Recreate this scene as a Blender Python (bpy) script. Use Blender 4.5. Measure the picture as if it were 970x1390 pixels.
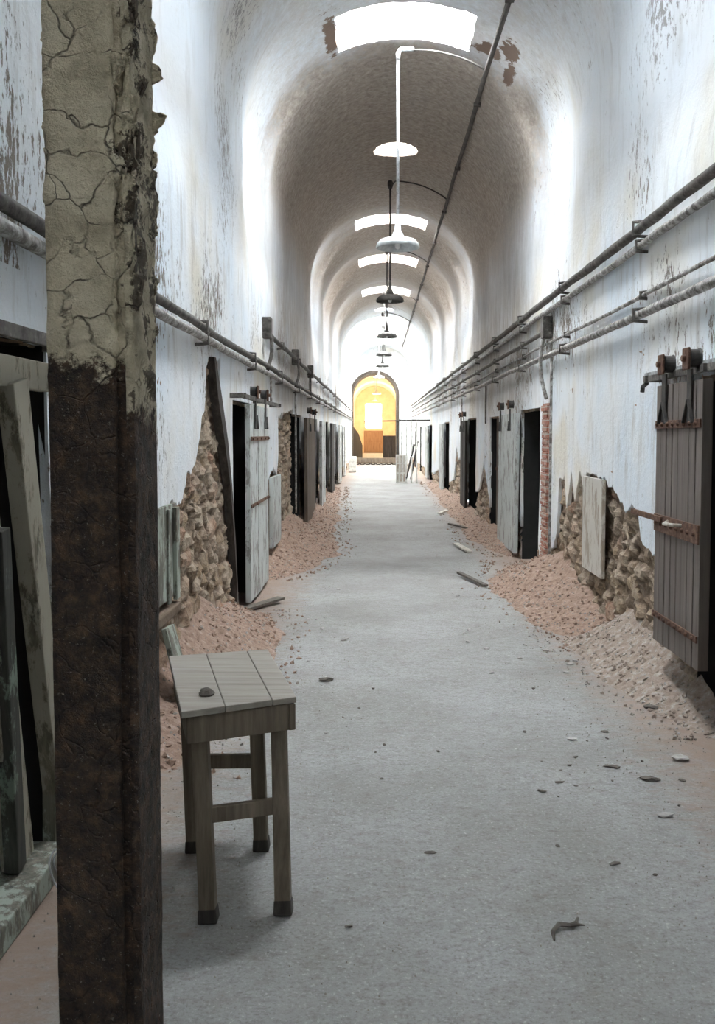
import bpy, bmesh, math, random
from mathutils import Vector, Matrix, noise
random.seed(7)
S = bpy.context.scene
C = S.collection
for o in list(bpy.data.objects): bpy.data.objects.remove(o)
PI = math.pi
# ------------------------------------------------------------------ camera, world, exposure
H = 1.55
cam = bpy.data.cameras.new('camera'); camo = bpy.data.objects.new('camera', cam); C.objects.link(camo)
cam.sensor_fit = 'VERTICAL'; cam.sensor_height = 36.0
cam.lens = 36.0 * 1230 / 1390
cam.shift_y = -45.0 / 1390
cam.clip_start = 0.05; cam.clip_end = 200
camo.location = (0, 0, H)
camo.rotation_euler = (math.radians(90 - 2.886), 0, math.radians(1.163))
S.camera = camo
W = bpy.data.worlds.new('World'); S.world = W; W.use_nodes = True
bg = W.node_tree.nodes['Background']; bg.inputs[0].default_value = (0.75, 0.85, 1, 1); bg.inputs[1].default_value = 1.0
S.view_settings.view_transform = 'Standard'; S.view_settings.look = 'None'
S.view_settings.gamma = 1; S.view_settings.use_curve_mapping = False
S.view_settings.exposure = 1.64
PANE = 31.0          # brightness of the daylight in the skylight panes
S.cycles.max_bounces = 10; S.cycles.diffuse_bounces = 7

XL, XR = -1.20, 1.78
XC, RV = (XL + XR) / 2, (XR - XL) / 2
ZS = 4.30            # vault springing
YN, YF = -2.6, 45.0

# ------------------------------------------------------------------ materials
def mat(name, build, rough=0.9):
    m = bpy.data.materials.new(name); m.use_nodes = True
    nt = m.node_tree; b = nt.nodes['Principled BSDF']; b.inputs['Roughness'].default_value = rough
    build(nt, b); return m
def N(nt, t, **kw):
    n = nt.nodes.new(t)
    for k, v in kw.items():
        if k in ('scale', 'detail', 'rough', 'vec', 'dist', 'rand'):
            key = {'scale': 'Scale', 'detail': 'Detail', 'rough': 'Roughness', 'vec': 'Vector', 'dist': 'Distortion', 'rand': 'Randomness'}[k]
            if k == 'vec': nt.links.new(v, n.inputs['Vector'])
            else: n.inputs[key].default_value = v
        else: setattr(n, k, v)
    return n
def coords(nt, sc=(1, 1, 1)):
    g = nt.nodes.new('ShaderNodeNewGeometry'); mp = nt.nodes.new('ShaderNodeMapping')
    mp.inputs['Scale'].default_value = sc; nt.links.new(g.outputs['Position'], mp.inputs['Vector']); return mp.outputs[0]
def ocoords(nt, sc=(1, 1, 1)):
    g = nt.nodes.new('ShaderNodeTexCoord'); mp = nt.nodes.new('ShaderNodeMapping')
    mp.inputs['Scale'].default_value = sc; nt.links.new(g.outputs['Object'], mp.inputs['Vector']); return mp.outputs[0]
def ramp(nt, fac, stops, interp='LINEAR'):
    r = nt.nodes.new('ShaderNodeValToRGB'); r.color_ramp.interpolation = interp
    e = r.color_ramp.elements
    while len(e) > 1: e.remove(e[-1])
    for i, (p, c) in enumerate(stops):
        if not hasattr(c, '__len__'): c = (c, c, c)
        x = e[0] if i == 0 else e.new(p)
        x.position = p; x.color = (*c, 1)
    nt.links.new(fac, r.inputs[0]); return r.outputs[0]
def mix(nt, fac, a, b, mode='MIX'):
    n = nt.nodes.new('ShaderNodeMix'); n.data_type = 'RGBA'; n.blend_type = mode
    for v, s in ((fac, n.inputs[0]), (a, n.inputs[6]), (b, n.inputs[7])):
        if isinstance(v, bpy.types.NodeSocket): nt.links.new(v, s)
        elif hasattr(v, '__len__'): s.default_value = (*v, 1)
        else: s.default_value = v
    return n.outputs[2]
def M2(nt, op, a, b=0.0, c=0.0, clamp=False):
    n = nt.nodes.new('ShaderNodeMath'); n.operation = op; n.use_clamp = clamp
    for i, v in enumerate((a, b, c)):
        if isinstance(v, bpy.types.NodeSocket): nt.links.new(v, n.inputs[i])
        else: n.inputs[i].default_value = v
    return n.outputs[0]
def bump(nt, b, h, dist=0.01, strength=0.6):
    n = nt.nodes.new('ShaderNodeBump'); n.inputs['Strength'].default_value = strength; n.inputs['Distance'].default_value = dist
    nt.links.new(h, n.inputs['Height']); nt.links.new(n.outputs[0], b.inputs['Normal'])
def base(nt, b, c): nt.links.new(c, b.inputs['Base Color'])

def plaster(nt, b, vault=False):
    p = coords(nt); st = coords(nt, (9, 9, 1.6)); sep = nt.nodes.new('ShaderNodeSeparateXYZ')
    nt.links.new(p, sep.inputs[0])
    big = N(nt, 'ShaderNodeTexNoise', vec=p, scale=0.9, detail=4).outputs[0]
    tone = ramp(nt, big, [(0.36, (0.80, 0.87, 0.93)), (0.54, (0.87, 0.89, 0.90)), (0.68, (0.80, 0.76, 0.67))])
    # vertical streaks of dirt
    s1 = N(nt, 'ShaderNodeTexNoise', vec=st, scale=1.0, detail=5, rough=0.7).outputs[0]
    tone = mix(nt, ramp(nt, s1, [(0.52, 0.0), (0.70, 0.5)]), tone, (0.42, 0.38, 0.33))
    # flaked specks, denser where a larger patch of damp sits
    fl = N(nt, 'ShaderNodeTexNoise', vec=coords(nt, (30, 30, 11)), scale=1.0, detail=6, rough=0.75).outputs[0]
    ms = N(nt, 'ShaderNodeTexNoise', vec=coords(nt, (1, 1, 0.8)), scale=0.75, detail=4, rough=0.6).outputs[0]
    # damp rises around the pipes and high up on the wall
    band = M2(nt, 'MULTIPLY', M2(nt, 'SUBTRACT', 1.0, M2(nt, 'MULTIPLY', M2(nt, 'ABSOLUTE', M2(nt, 'SUBTRACT', sep.outputs[2], 2.5)), 2.2), clamp=True), 0.11)
    pk = M2(nt, 'SUBTRACT', 1.0, M2(nt, 'MULTIPLY', M2(nt, 'ABSOLUTE', M2(nt, 'SUBTRACT', sep.outputs[1], 2.98)), 4.2), clamp=True)
    pk = M2(nt, 'MULTIPLY', M2(nt, 'MULTIPLY', pk, M2(nt, 'LESS_THAN', sep.outputs[0], 0.0)), M2(nt, 'GREATER_THAN', sep.outputs[2], 2.1))
    fl = M2(nt, 'ADD', fl, M2(nt, 'MULTIPLY', pk, 0.16))
    k = M2(nt, 'ADD', M2(nt, 'ADD', fl, M2(nt, 'MULTIPLY', M2(nt, 'SUBTRACT', ms, 0.5), 0.85)), band)
    fm = ramp(nt, k, [(0.66, 0.0), (0.70, 1.0)])
    col = mix(nt, fm, tone, (0.22, 0.185, 0.15))
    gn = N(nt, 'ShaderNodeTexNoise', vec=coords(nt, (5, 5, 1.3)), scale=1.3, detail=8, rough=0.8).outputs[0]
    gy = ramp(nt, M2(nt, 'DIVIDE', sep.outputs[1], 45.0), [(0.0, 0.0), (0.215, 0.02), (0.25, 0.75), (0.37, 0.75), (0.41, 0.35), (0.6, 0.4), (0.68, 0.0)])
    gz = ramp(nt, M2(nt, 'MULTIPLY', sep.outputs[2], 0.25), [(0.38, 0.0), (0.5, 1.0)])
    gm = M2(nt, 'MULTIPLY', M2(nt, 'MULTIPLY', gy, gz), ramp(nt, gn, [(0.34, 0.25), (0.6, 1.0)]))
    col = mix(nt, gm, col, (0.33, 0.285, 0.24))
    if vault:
        col = mix(nt, ramp(nt, M2(nt, 'MULTIPLY', sep.outputs[2], 0.15), [(0.15 * 3.05, 0.0), (0.15 * 3.6, 0.55), (0.15 * 4.6, 0.40), (0.15 * 5.4, 0.42)]), col, (0.36, 0.375, 0.40))  # shade put into the colour: greyer higher up, against the skylights' hot spots
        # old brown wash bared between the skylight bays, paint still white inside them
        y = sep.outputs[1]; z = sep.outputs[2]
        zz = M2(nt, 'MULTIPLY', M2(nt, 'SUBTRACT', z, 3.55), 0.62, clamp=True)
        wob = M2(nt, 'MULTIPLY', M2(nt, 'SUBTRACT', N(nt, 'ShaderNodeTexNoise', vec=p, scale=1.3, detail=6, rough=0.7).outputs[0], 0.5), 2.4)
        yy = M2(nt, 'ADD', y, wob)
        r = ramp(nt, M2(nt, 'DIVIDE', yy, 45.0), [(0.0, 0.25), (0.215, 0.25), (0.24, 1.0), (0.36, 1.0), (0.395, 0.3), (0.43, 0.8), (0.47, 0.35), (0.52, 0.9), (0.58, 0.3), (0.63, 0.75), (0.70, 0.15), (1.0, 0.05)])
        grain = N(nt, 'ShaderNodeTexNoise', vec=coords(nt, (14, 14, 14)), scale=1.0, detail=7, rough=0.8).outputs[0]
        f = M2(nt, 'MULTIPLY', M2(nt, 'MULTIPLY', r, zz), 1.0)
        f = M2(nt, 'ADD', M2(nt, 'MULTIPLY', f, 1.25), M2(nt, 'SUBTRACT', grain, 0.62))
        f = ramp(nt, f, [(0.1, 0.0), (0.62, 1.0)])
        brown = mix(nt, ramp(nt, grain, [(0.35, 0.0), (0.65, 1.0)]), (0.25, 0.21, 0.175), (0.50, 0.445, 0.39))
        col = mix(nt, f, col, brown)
        x = sep.outputs[0]; y0_ = sep.outputs[1]
        nn = M2(nt, 'MULTIPLY', M2(nt, 'SUBTRACT', N(nt, 'ShaderNodeTexNoise', vec=p, scale=8, detail=5, rough=0.7).outputs[0], 0.5), 2.6)
        for cx_, cy_, rx_, ry_, k_ in ((-0.47, 9.5, 0.07, 0.5, 0.0), (1.18, 9.75, 0.17, 0.16, 0.0), (1.36, 9.5, 0.09, 0.22, 0.0), (1.42, 9.95, 0.05, 0.3, 0.0)):
            d_ = M2(nt, 'SQRT', M2(nt, 'ADD', M2(nt, 'POWER', M2(nt, 'ABSOLUTE', M2(nt, 'DIVIDE', M2(nt, 'SUBTRACT', x, cx_), rx_)), 2.0), M2(nt, 'POWER', M2(nt, 'ABSOLUTE', M2(nt, 'DIVIDE', M2(nt, 'SUBTRACT', y0_, cy_), ry_)), 2.0)))
            hi = M2(nt, 'GREATER_THAN', z, 4.9)
            col = mix(nt, M2(nt, 'MULTIPLY', hi, ramp(nt, M2(nt, 'ADD', d_, nn), [(0.85, 1.0), (1.0, 0.0)])), col, (0.17, 0.115, 0.085))
    # dust and damp towards the foot of the wall
    base(nt, b, col)
    hh = M2(nt, 'SUBTRACT', N(nt, 'ShaderNodeTexNoise', vec=p, scale=22, detail=7, rough=0.7).outputs[0], M2(nt, 'MULTIPLY', fm, 0.5))
    bump(nt, b, hh, 0.012, 0.7)
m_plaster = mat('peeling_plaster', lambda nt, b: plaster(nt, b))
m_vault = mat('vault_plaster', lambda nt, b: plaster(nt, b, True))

def stone(nt, b):
    v = nt.nodes.new('ShaderNodeAttribute'); v.attribute_name = 'tint'
    n1 = N(nt, 'ShaderNodeTexNoise', vec=coords(nt), scale=7, detail=8, rough=0.75).outputs[0]
    n2 = N(nt, 'ShaderNodeTexNoise', vec=coords(nt), scale=38, detail=5, rough=0.7).outputs[0]
    c = ramp(nt, v.outputs['Fac'], [(0, (0.27, 0.19, 0.12)), (0.25, (0.38, 0.28, 0.18)), (0.5, (0.31, 0.25, 0.19)), (0.72, (0.42, 0.34, 0.25)), (1, (0.35, 0.20, 0.13))])
    c = mix(nt, ramp(nt, n1, [(0.42, 0), (0.64, 0.6)]), c, (0.50, 0.42, 0.33))
    c = mix(nt, ramp(nt, n2, [(0.5, 0), (0.66, 0.8)]), c, (0.20, 0.14, 0.10))
    g = nt.nodes.new('ShaderNodeAttribute'); g.attribute_name = 'gap'
    ga = M2(nt, 'ADD', g.outputs['Fac'], M2(nt, 'MULTIPLY', M2(nt, 'SUBTRACT', n1, .5), .5))
    c = mix(nt, ramp(nt, ga, [(0.08, 0.8), (0.32, 0)]), c, (0.17, 0.12, 0.085))
    base(nt, b, c); bump(nt, b, M2(nt, 'ADD', n1, n2), 0.02, 0.8)
m_stone = mat('rubble_masonry', stone)

def floor_m(nt, b):
    p = coords(nt); sep = nt.nodes.new('ShaderNodeSeparateXYZ'); nt.links.new(p, sep.inputs[0])
    n1 = N(nt, 'ShaderNodeTexNoise', vec=p, scale=1.1, detail=8, rough=0.65).outputs[0]
    n2 = N(nt, 'ShaderNodeTexNoise', vec=p, scale=75, detail=6, rough=0.8).outputs[0]
    n3 = N(nt, 'ShaderNodeTexNoise', vec=coords(nt, (5, 9, 5)), scale=1.6, detail=8, rough=0.75).outputs[0]
    c = ramp(nt, n1, [(0.3, (0.25, 0.245, 0.23)), (0.5, (0.325, 0.325, 0.315)), (0.7, (0.39, 0.395, 0.39))])
    c = mix(nt, ramp(nt, n3, [(0.52, 0), (0.70, 0.75)]), c, (0.25, 0.225, 0.20))
    n4 = N(nt, 'ShaderNodeTexNoise', vec=coords(nt, (11, 17, 11)), scale=1.6, detail=9, rough=0.8).outputs[0]
    c = mix(nt, ramp(nt, n4, [(0.50, 0), (0.62, 0.38), (0.74, 0.8)]), c, (0.13, 0.11, 0.095))
    c = mix(nt, ramp(nt, n2, [(0.36, 0.7), (0.48, 0), (0.58, 0), (0.70, 0.7)]), c, ramp(nt, n2, [(0.49, (0.16, 0.14, 0.12)), (0.5, (0.8, 0.78, 0.74))]))
    # pinkish mortar dust gathers along both walls
    dl = M2(nt, 'SUBTRACT', 1.0, M2(nt, 'MULTIPLY', M2(nt, 'SUBTRACT', sep.outputs[0], XL), 1.25), clamp=True)
    dr = M2(nt, 'SUBTRACT', 1.0, M2(nt, 'MULTIPLY', M2(nt, 'SUBTRACT', XR, sep.outputs[0]), 1.25), clamp=True)
    e = M2(nt, 'ADD', M2(nt, 'MAXIMUM', dl, dr), M2(nt, 'MULTIPLY', M2(nt, 'SUBTRACT', n3, 0.5), 1.4))
    c = mix(nt, ramp(nt, e, [(0.25, 0), (0.8, 0.85)]), c, (0.31, 0.22, 0.17))
    base(nt, b, c); bump(nt, b, M2(nt, 'ADD', n3, M2(nt, 'MULTIPLY', n2, 0.35)), 0.012, 0.6)
m_floor = mat('dusty_concrete', floor_m, 0.8)

def noisy(name, stops, scale=12, vec=(1, 1, 1), rough=0.85, bd=0.004, obj=False, metal=0.0, det=7):
    def f(nt, b):
        n = N(nt, 'ShaderNodeTexNoise', vec=(ocoords if obj else coords)(nt, vec), scale=scale, detail=det, rough=0.7).outputs[0]
        base(nt, b, ramp(nt, n, stops)); bump(nt, b, n, bd, 0.7); b.inputs['Metallic'].default_value = metal
    return mat(name, f, rough)
m_dust = noisy('mortar_dust', [(0.3, (0.19, 0.125, 0.09)), (0.5, (0.32, 0.215, 0.16)), (0.62, (0.40, 0.29, 0.23)), (0.75, (0.60, 0.52, 0.45))], 26, bd=0.02)
m_paledust = noisy('pale_dust', [(0.3, (0.22, 0.16, 0.125)), (0.5, (0.34, 0.27, 0.22)), (0.62, (0.44, 0.39, 0.35)), (0.75, (0.6, 0.57, 0.53))], 20, bd=0.02)
m_cellshade = noisy('painted_cell_shade', [(0.3, (0.008, 0.008, 0.0075)), (0.7, (0.02, 0.019, 0.017))], 5)  # near-black colour stands in for the shade inside cells and reveals
m_pipe = noisy('flaking_pipe_paint', [(0.38, (0.10, 0.09, 0.08)), (0.5, (0.30, 0.28, 0.26)), (0.62, (0.55, 0.54, 0.52))], 17, bd=0.003)
m_pipedark = noisy('dark_pipe', [(0.35, (0.05, 0.045, 0.04)), (0.6, (0.17, 0.155, 0.14)), (0.75, (0.42, 0.40, 0.38))], 17, bd=0.003)
m_rust = noisy('rusty_iron', [(0.3, (0.045, 0.025, 0.018)), (0.5, (0.13, 0.065, 0.04)), (0.7, (0.26, 0.16, 0.11))], 30, bd=0.003, rough=0.8)
m_iron = noisy('dark_iron', [(0.35, (0.02, 0.019, 0.018)), (0.7, (0.07, 0.062, 0.055))], 20, bd=0.002, rough=0.6)
m_conduit = noisy('conduit', [(0.35, (0.05, 0.044, 0.04)), (0.65, (0.12, 0.105, 0.095))], 9)
m_whitepipe = noisy('white_pipe', [(0.38, (0.22, 0.22, 0.21)), (0.55, (0.46, 0.47, 0.48))], 20)
m_enamel = noisy('grey_enamel', [(0.3, (0.33, 0.35, 0.35)), (0.6, (0.55, 0.58, 0.58))], 12, rough=0.45, bd=0.001)
m_lampdark = noisy('dark_enamel', [(0.3, (0.08, 0.08, 0.075)), (0.6, (0.17, 0.165, 0.155))], 12, rough=0.5, bd=0.001)
m_glassy = noisy('bulb_glass', [(0.3, (0.6, 0.6, 0.58)), (0.6, (0.8, 0.8, 0.78))], 5, rough=0.1)
m_brick = None
def brickm(nt, b):
    t = nt.nodes.new('ShaderNodeTexBrick'); t.inputs['Scale'].default_value = 1.0
    t.inputs['Brick Width'].default_value = 0.21; t.inputs['Row Height'].default_value = 0.07; t.inputs['Mortar Size'].default_value = 0.008
    t.inputs['Color1'].default_value = (0.33, 0.10, 0.07, 1); t.inputs['Color2'].default_value = (0.42, 0.19, 0.13, 1); t.inputs['Mortar'].default_value = (0.45, 0.38, 0.32, 1)
    g = nt.nodes.new('ShaderNodeNewGeometry'); s = nt.nodes.new('ShaderNodeSeparateXYZ'); c = nt.nodes.new('ShaderNodeCombineXYZ')
    nt.links.new(g.outputs['Position'], s.inputs[0]); nt.links.new(s.outputs[1], c.inputs[0]); nt.links.new(s.outputs[2], c.inputs[1]); nt.links.new(c.outputs[0], t.inputs['Vector'])
    n = N(nt, 'ShaderNodeTexNoise', vec=coords(nt), scale=14, detail=6, rough=0.7).outputs[0]
    base(nt, b, mix(nt, ramp(nt, n, [(0.5, 0), (0.62, 0.9)]), t.outputs['Color'], (0.55, 0.46, 0.38))); bump(nt, b, t.outputs['Fac'], 0.01, -0.6)
m_brick = mat('broken_brick', brickm)

def wood(name, c1, c2, c3, vec=(18, 18, 1.2), obj=True, paint=None, thr=0.5):
    def f(nt, b):
        n = N(nt, 'ShaderNodeTexNoise', vec=(ocoords if obj else coords)(nt, vec), scale=1.4, detail=6, rough=0.7).outputs[0]
        c = ramp(nt, n, [(0.3, c1), (0.5, c2), (0.7, c3)])
        if paint:
            q = N(nt, 'ShaderNodeTexNoise', vec=(ocoords if obj else coords)(nt, (6, 6, 2.2)), scale=1.6, detail=8, rough=0.75).outputs[0]
            c = mix(nt, ramp(nt, q, [(thr - 0.03, 0), (thr + 0.03, 1)]), paint, c)
        base(nt, b, c); bump(nt, b, n, 0.003, 0.7)
    return mat(name, f, 0.85)
m_stool = wood('stool_wood', (0.085, 0.066, 0.046), (0.16, 0.127, 0.09), (0.25, 0.20, 0.15))
m_stooltop = wood('stool_top_wood', (0.24, 0.215, 0.18), (0.33, 0.30, 0.26), (0.41, 0.38, 0.335), vec=(1.2, 18, 18))
m_door = wood('brown_planks', (0.13, 0.108, 0.094), (0.175, 0.146, 0.128), (0.24, 0.205, 0.18), vec=(16, 16, 0.8))
m_doorgrey = wood('grey_planks', (0.12, 0.11, 0.10), (0.30, 0.29, 0.27), (0.40, 0.39, 0.37), paint=(0.58, 0.61, 0.59), thr=0.55)
m_doorbrown = wood('brown_board', (0.08, 0.06, 0.045), (0.15, 0.115, 0.085), (0.24, 0.20, 0.16))
m_doordark = wood('dark_board', (0.025, 0.02, 0.018), (0.05, 0.042, 0.036), (0.10, 0.085, 0.075))
m_board = wood('pale_board', (0.24, 0.19, 0.15), (0.42, 0.36, 0.29), (0.52, 0.46, 0.39), paint=(0.60, 0.57, 0.51), thr=0.52)
m_green = wood('green_painted_wood', (0.06, 0.07, 0.06), (0.16, 0.15, 0.12), (0.28, 0.26, 0.21), paint=(0.36, 0.40, 0.34), thr=0.5)
m_greendark = wood('dark_green_wood', (0.02, 0.02, 0.018), (0.05, 0.05, 0.04), (0.09, 0.085, 0.07), paint=(0.20, 0.25, 0.20), thr=0.42)
m_tan = wood('tan_painted_wood', (0.05, 0.045, 0.03), (0.16, 0.14, 0.10), (0.28, 0.25, 0.19), paint=(0.36, 0.33, 0.26), thr=0.54)
m_orangewood = wood('varnished_wood', (0.26, 0.16, 0.10), (0.36, 0.23, 0.16), (0.44, 0.30, 0.21))
m_orange = noisy('ochre_plaster', [(0.3, (0.74, 0.60, 0.42)), (0.6, (0.84, 0.73, 0.56))], 2)
m_whitesteel = noisy('white_steel', [(0.35, (0.45, 0.45, 0.43)), (0.5, (0.75, 0.75, 0.72))], 14, rough=0.6)
m_archdark = noisy('brown_arch', [(0.35, (0.04, 0.032, 0.026)), (0.65, (0.09, 0.072, 0.06))], 4)
m_rock = noisy('stone_chip', [(0.3, (0.22, 0.19, 0.16)), (0.6, (0.45, 0.41, 0.36))], 30)
m_rockpale = noisy('plaster_chip', [(0.3, (0.30, 0.28, 0.26)), (0.6, (0.50, 0.48, 0.46))], 30)
m_splinter = noisy('dark_splinter', [(0.3, (0.07, 0.06, 0.05)), (0.6, (0.16, 0.14, 0.12))], 30)

def postm(nt, b):
    p = coords(nt); sep = nt.nodes.new('ShaderNodeSeparateXYZ'); nt.links.new(p, sep.inputs[0])
    n0 = N(nt, 'ShaderNodeTexNoise', vec=p, scale=14, detail=7, rough=0.75).outputs[0]
    n1 = N(nt, 'ShaderNodeTexNoise', vec=p, scale=34, detail=7, rough=0.75).outputs[0]
    n2 = N(nt, 'ShaderNodeTexNoise', vec=p, scale=150, detail=4, rough=0.8).outputs[0]
    tan = ramp(nt, n0, [(0.3, (0.36, 0.31, 0.21)), (0.5, (0.60, 0.52, 0.37)), (0.7, (0.74, 0.66, 0.49))])
    vo = nt.nodes.new('ShaderNodeTexVoronoi'); vo.feature = 'DISTANCE_TO_EDGE'; vo.inputs['Scale'].default_value = 17
    wp = nt.nodes.new('ShaderNodeMix'); wp.data_type = 'VECTOR'; wp.inputs[0].default_value = 0.12
    nc = N(nt, 'ShaderNodeTexNoise', vec=p, scale=9, detail=5)
    nt.links.new(p, wp.inputs[4]); nt.links.new(nc.outputs[1], wp.inputs[5]); nt.links.new(wp.outputs[1], vo.inputs['Vector'])
    crack = M2(nt, 'MULTIPLY', ramp(nt, vo.outputs['Distance'], [(0.0, 1.0), (0.035, 0.0)]), ramp(nt, n0, [(0.42, 0.0), (0.55, 0.9)]))
    tan = mix(nt, crack, tan, (0.10, 0.08, 0.055))
    rust = ramp(nt, n1, [(0.38, (0.018, 0.012, 0.008)), (0.52, (0.05, 0.029, 0.017)), (0.68, (0.12, 0.068, 0.036))])
    rust = mix(nt, ramp(nt, n2, [(0.62, 0), (0.67, 0.7)]), rust, (0.30, 0.27, 0.23))
    edge = M2(nt, 'ADD', M2(nt, 'ADD', sep.outputs[2], M2(nt, 'MULTIPLY', M2(nt, 'GREATER_THAN', sep.outputs[0], -0.3605), 0.07)), M2(nt, 'MULTIPLY', M2(nt, 'SUBTRACT', n0, 0.5), 0.22))
    fm = ramp(nt, M2(nt, 'MULTIPLY', edge, 0.5), [(0.5 * 1.64, 1), (0.5 * 1.655, 0)])
    # bare patches in the paint higher up
    fm2 = ramp(nt, M2(nt, 'ADD', n0, M2(nt, 'MULTIPLY', M2(nt, 'SUBTRACT', sep.outputs[0], -0.37), 2.6)), [(0.57, 0), (0.61, 0.85)])
    c = mix(nt, M2(nt, 'MAXIMUM', fm, fm2), tan, rust)
    base(nt, b, c); bump(nt, b, M2(nt, 'ADD', n1, M2(nt, 'ADD', M2(nt, 'MULTIPLY', n0, 2.2), M2(nt, 'SUBTRACT', M2(nt, 'MULTIPLY', n2, 0.3), crack))), 0.009, 0.9)
m_post = mat('peeling_post_paint', postm, 0.8)

def panem(nt, b):
    b.inputs['Base Color'].default_value = (0.8, 0.85, 0.9, 1)
    b.inputs['Emission Color'].default_value = (0.92, 0.965, 1.0, 1); b.inputs['Emission Strength'].default_value = PANE
m_pane = mat('daylit_frosted_glass', panem, 0.3)
def paneb(nt, b):
    b.inputs['Base Color'].default_value = (0.8, 0.85, 0.9, 1)
    b.inputs['Emission Color'].default_value = (1.0, 0.97, 0.90, 1); b.inputs['Emission Strength'].default_value = PANE * 0.45
m_paneb = mat('sunlit_clear_glass', paneb, 0.3)
def panew(nt, b):
    b.inputs['Emission Color'].default_value = (1.0, 0.93, 0.78, 1); b.inputs['Emission Strength'].default_value = 6
m_panew = mat('daylit_end_window', panew, 0.3)

# ------------------------------------------------------------------ mesh helpers
class MB:
    def __init__(s): s.v = []; s.f = []
    def add(s, vs, fs):
        k = len(s.v); s.v += [tuple(v) for v in vs]; s.f += [tuple(i + k for i in f) for f in fs]; return s
    def box(s, a, b, M=None, ch=0.0):
        (x0, y0, z0), (x1, y1, z1) = a, b
        vs = [Vector((x, y, z)) for z in (z0, z1) for y in (y0, y1) for x in (x0, x1)]
        if M: vs = [M @ v for v in vs]
        return s.add(vs, [(0, 2, 3, 1), (4, 5, 7, 6), (0, 1, 5, 4), (2, 6, 7, 3), (0, 4, 6, 2), (1, 3, 7, 5)])
    def beam(s, p, q, w, t, up=(0, 0, 1), w2=None, t2=None):
        p, q = Vector(p), Vector(q); d = (q - p).normalized(); u = Vector(up)
        a = d.cross(u); a = a.normalized() if a.length > 1e-4 else Vector((1, 0, 0)); c = a.cross(d)
        w2 = w2 or w; t2 = t2 or t
        vs = [c0 + a * (sx * ww / 2) + c * (sy * tt / 2) for c0, ww, tt in ((p, w, t), (q, w2, t2)) for sx, sy in ((-1, -1), (1, -1), (1, 1), (-1, 1))]
        return s.add(vs, [(0, 3, 2, 1), (4, 5, 6, 7), (0, 1, 5, 4), (1, 2, 6, 5), (2, 3, 7, 6), (3, 0, 4, 7)])
    def tube(s, pts, r, n=10, cap=True, jit=0.0):
        pts = [Vector(p) for p in pts]; k0 = len(s.v); prev = None
        for i, p in enumerate(pts):
            d = (pts[min(i + 1, len(pts) - 1)] - pts[max(i - 1, 0)]).normalized()
            if prev is None:
                a = d.orthogonal().normalized()
            else: a = (prev - d * prev.dot(d)).normalized()
            prev = a; c = d.cross(a); rr = r[i] if hasattr(r, '__len__') else r
            for j in range(n):
                t = 2 * PI * j / n; rj = rr * (1 + (random.uniform(-jit, jit) if jit else 0))
                s.v.append(tuple(p + a * (math.cos(t) * rj) + c * (math.sin(t) * rj)))
        for i in range(len(pts) - 1):
            for j in range(n):
                j2 = (j + 1) % n; A = k0 + i * n
                s.f.append((A + j, A + j2, A + n + j2, A + n + j))
        if cap:
            s.f.append(tuple(k0 + j for j in range(n))[::-1]); s.f.append(tuple(k0 + (len(pts) - 1) * n + j for j in range(n)))
        return s
    def lathe(s, c, prof, n=28):
        c = Vector(c); k0 = len(s.v)
        for r, z in prof:
            for j in range(n): s.v.append((c.x + r * math.cos(2 * PI * j / n), c.y + r * math.sin(2 * PI * j / n), c.z + z))
        for i in range(len(prof) - 1):
            for j in range(n):
                j2 = (j + 1) % n; s.f.append((k0 + i * n + j, k0 + i * n + j2, k0 + (i + 1) * n + j2, k0 + (i + 1) * n + j))
        return s
    def build(s, name, m, parent=None, smooth=False, loc=None, bevel=0.0, recalc=True, kind=None):
        me = bpy.data.meshes.new(name)
        vs = s.v
        o = bpy.data.objects.new(name, me)
        if loc is not None:
            L = Vector(loc); vs = [tuple(Vector(v) - L) for v in vs]
        if parent is not None:
            o.parent = parent
            if loc is None:
                off = Vector((0, 0, 0)); q = parent
                while q is not None: off += q.location; q = q.parent
                vs = [tuple(Vector(v) - off) for v in vs]
        elif loc is not None: o.location = L
        me.from_pydata(vs, [], s.f)
        if recalc:
            b = bmesh.new(); b.from_mesh(me); bmesh.ops.recalc_face_normals(b, faces=b.faces); b.to_mesh(me); b.free()
        me.materials.append(m); C.objects.link(o)
        if smooth:
            for p in me.polygons: p.use_smooth = True
        if bevel:
            bv = o.modifiers.new('b', 'BEVEL'); bv.width = bevel; bv.segments = 2; bv.limit_method = 'ANGLE'
        if kind: o['kind'] = kind
        return o
def tag(o, label, cat, group=None, kind=None):
    o['label'] = label; o['category'] = cat
    if group: o['group'] = group
    if kind: o['kind'] = kind
    return o
def thing(name, loc, label, cat, group=None, kind=None):
    o = bpy.data.objects.new(name, None); o.location = loc; o.empty_display_size = 0.1; C.objects.link(o)
    return tag(o, label, cat, group, kind)
def copy_tree(o, parent=None):
    c = o.copy(); C.objects.link(c); c.parent = parent
    for ch in list(o.children): copy_tree(ch, c)
    return c
def nz(x, y, z, s=1.0): return noise.noise(Vector((x * s, y * s, z * s)))
def fbm(x, y, z, s=1.0): return noise.fractal(Vector((x * s, y * s, z * s)), 0.9, 2.0, 5)
def interp(tab, y):
    if y <= tab[0][0]: return tab[0][1]
    for (a, b), (c, d) in zip(tab, tab[1:]):
        if y <= c: return b + (d - b) * (y - a) / max(c - a, 1e-6)
    return tab[-1][1]

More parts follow.
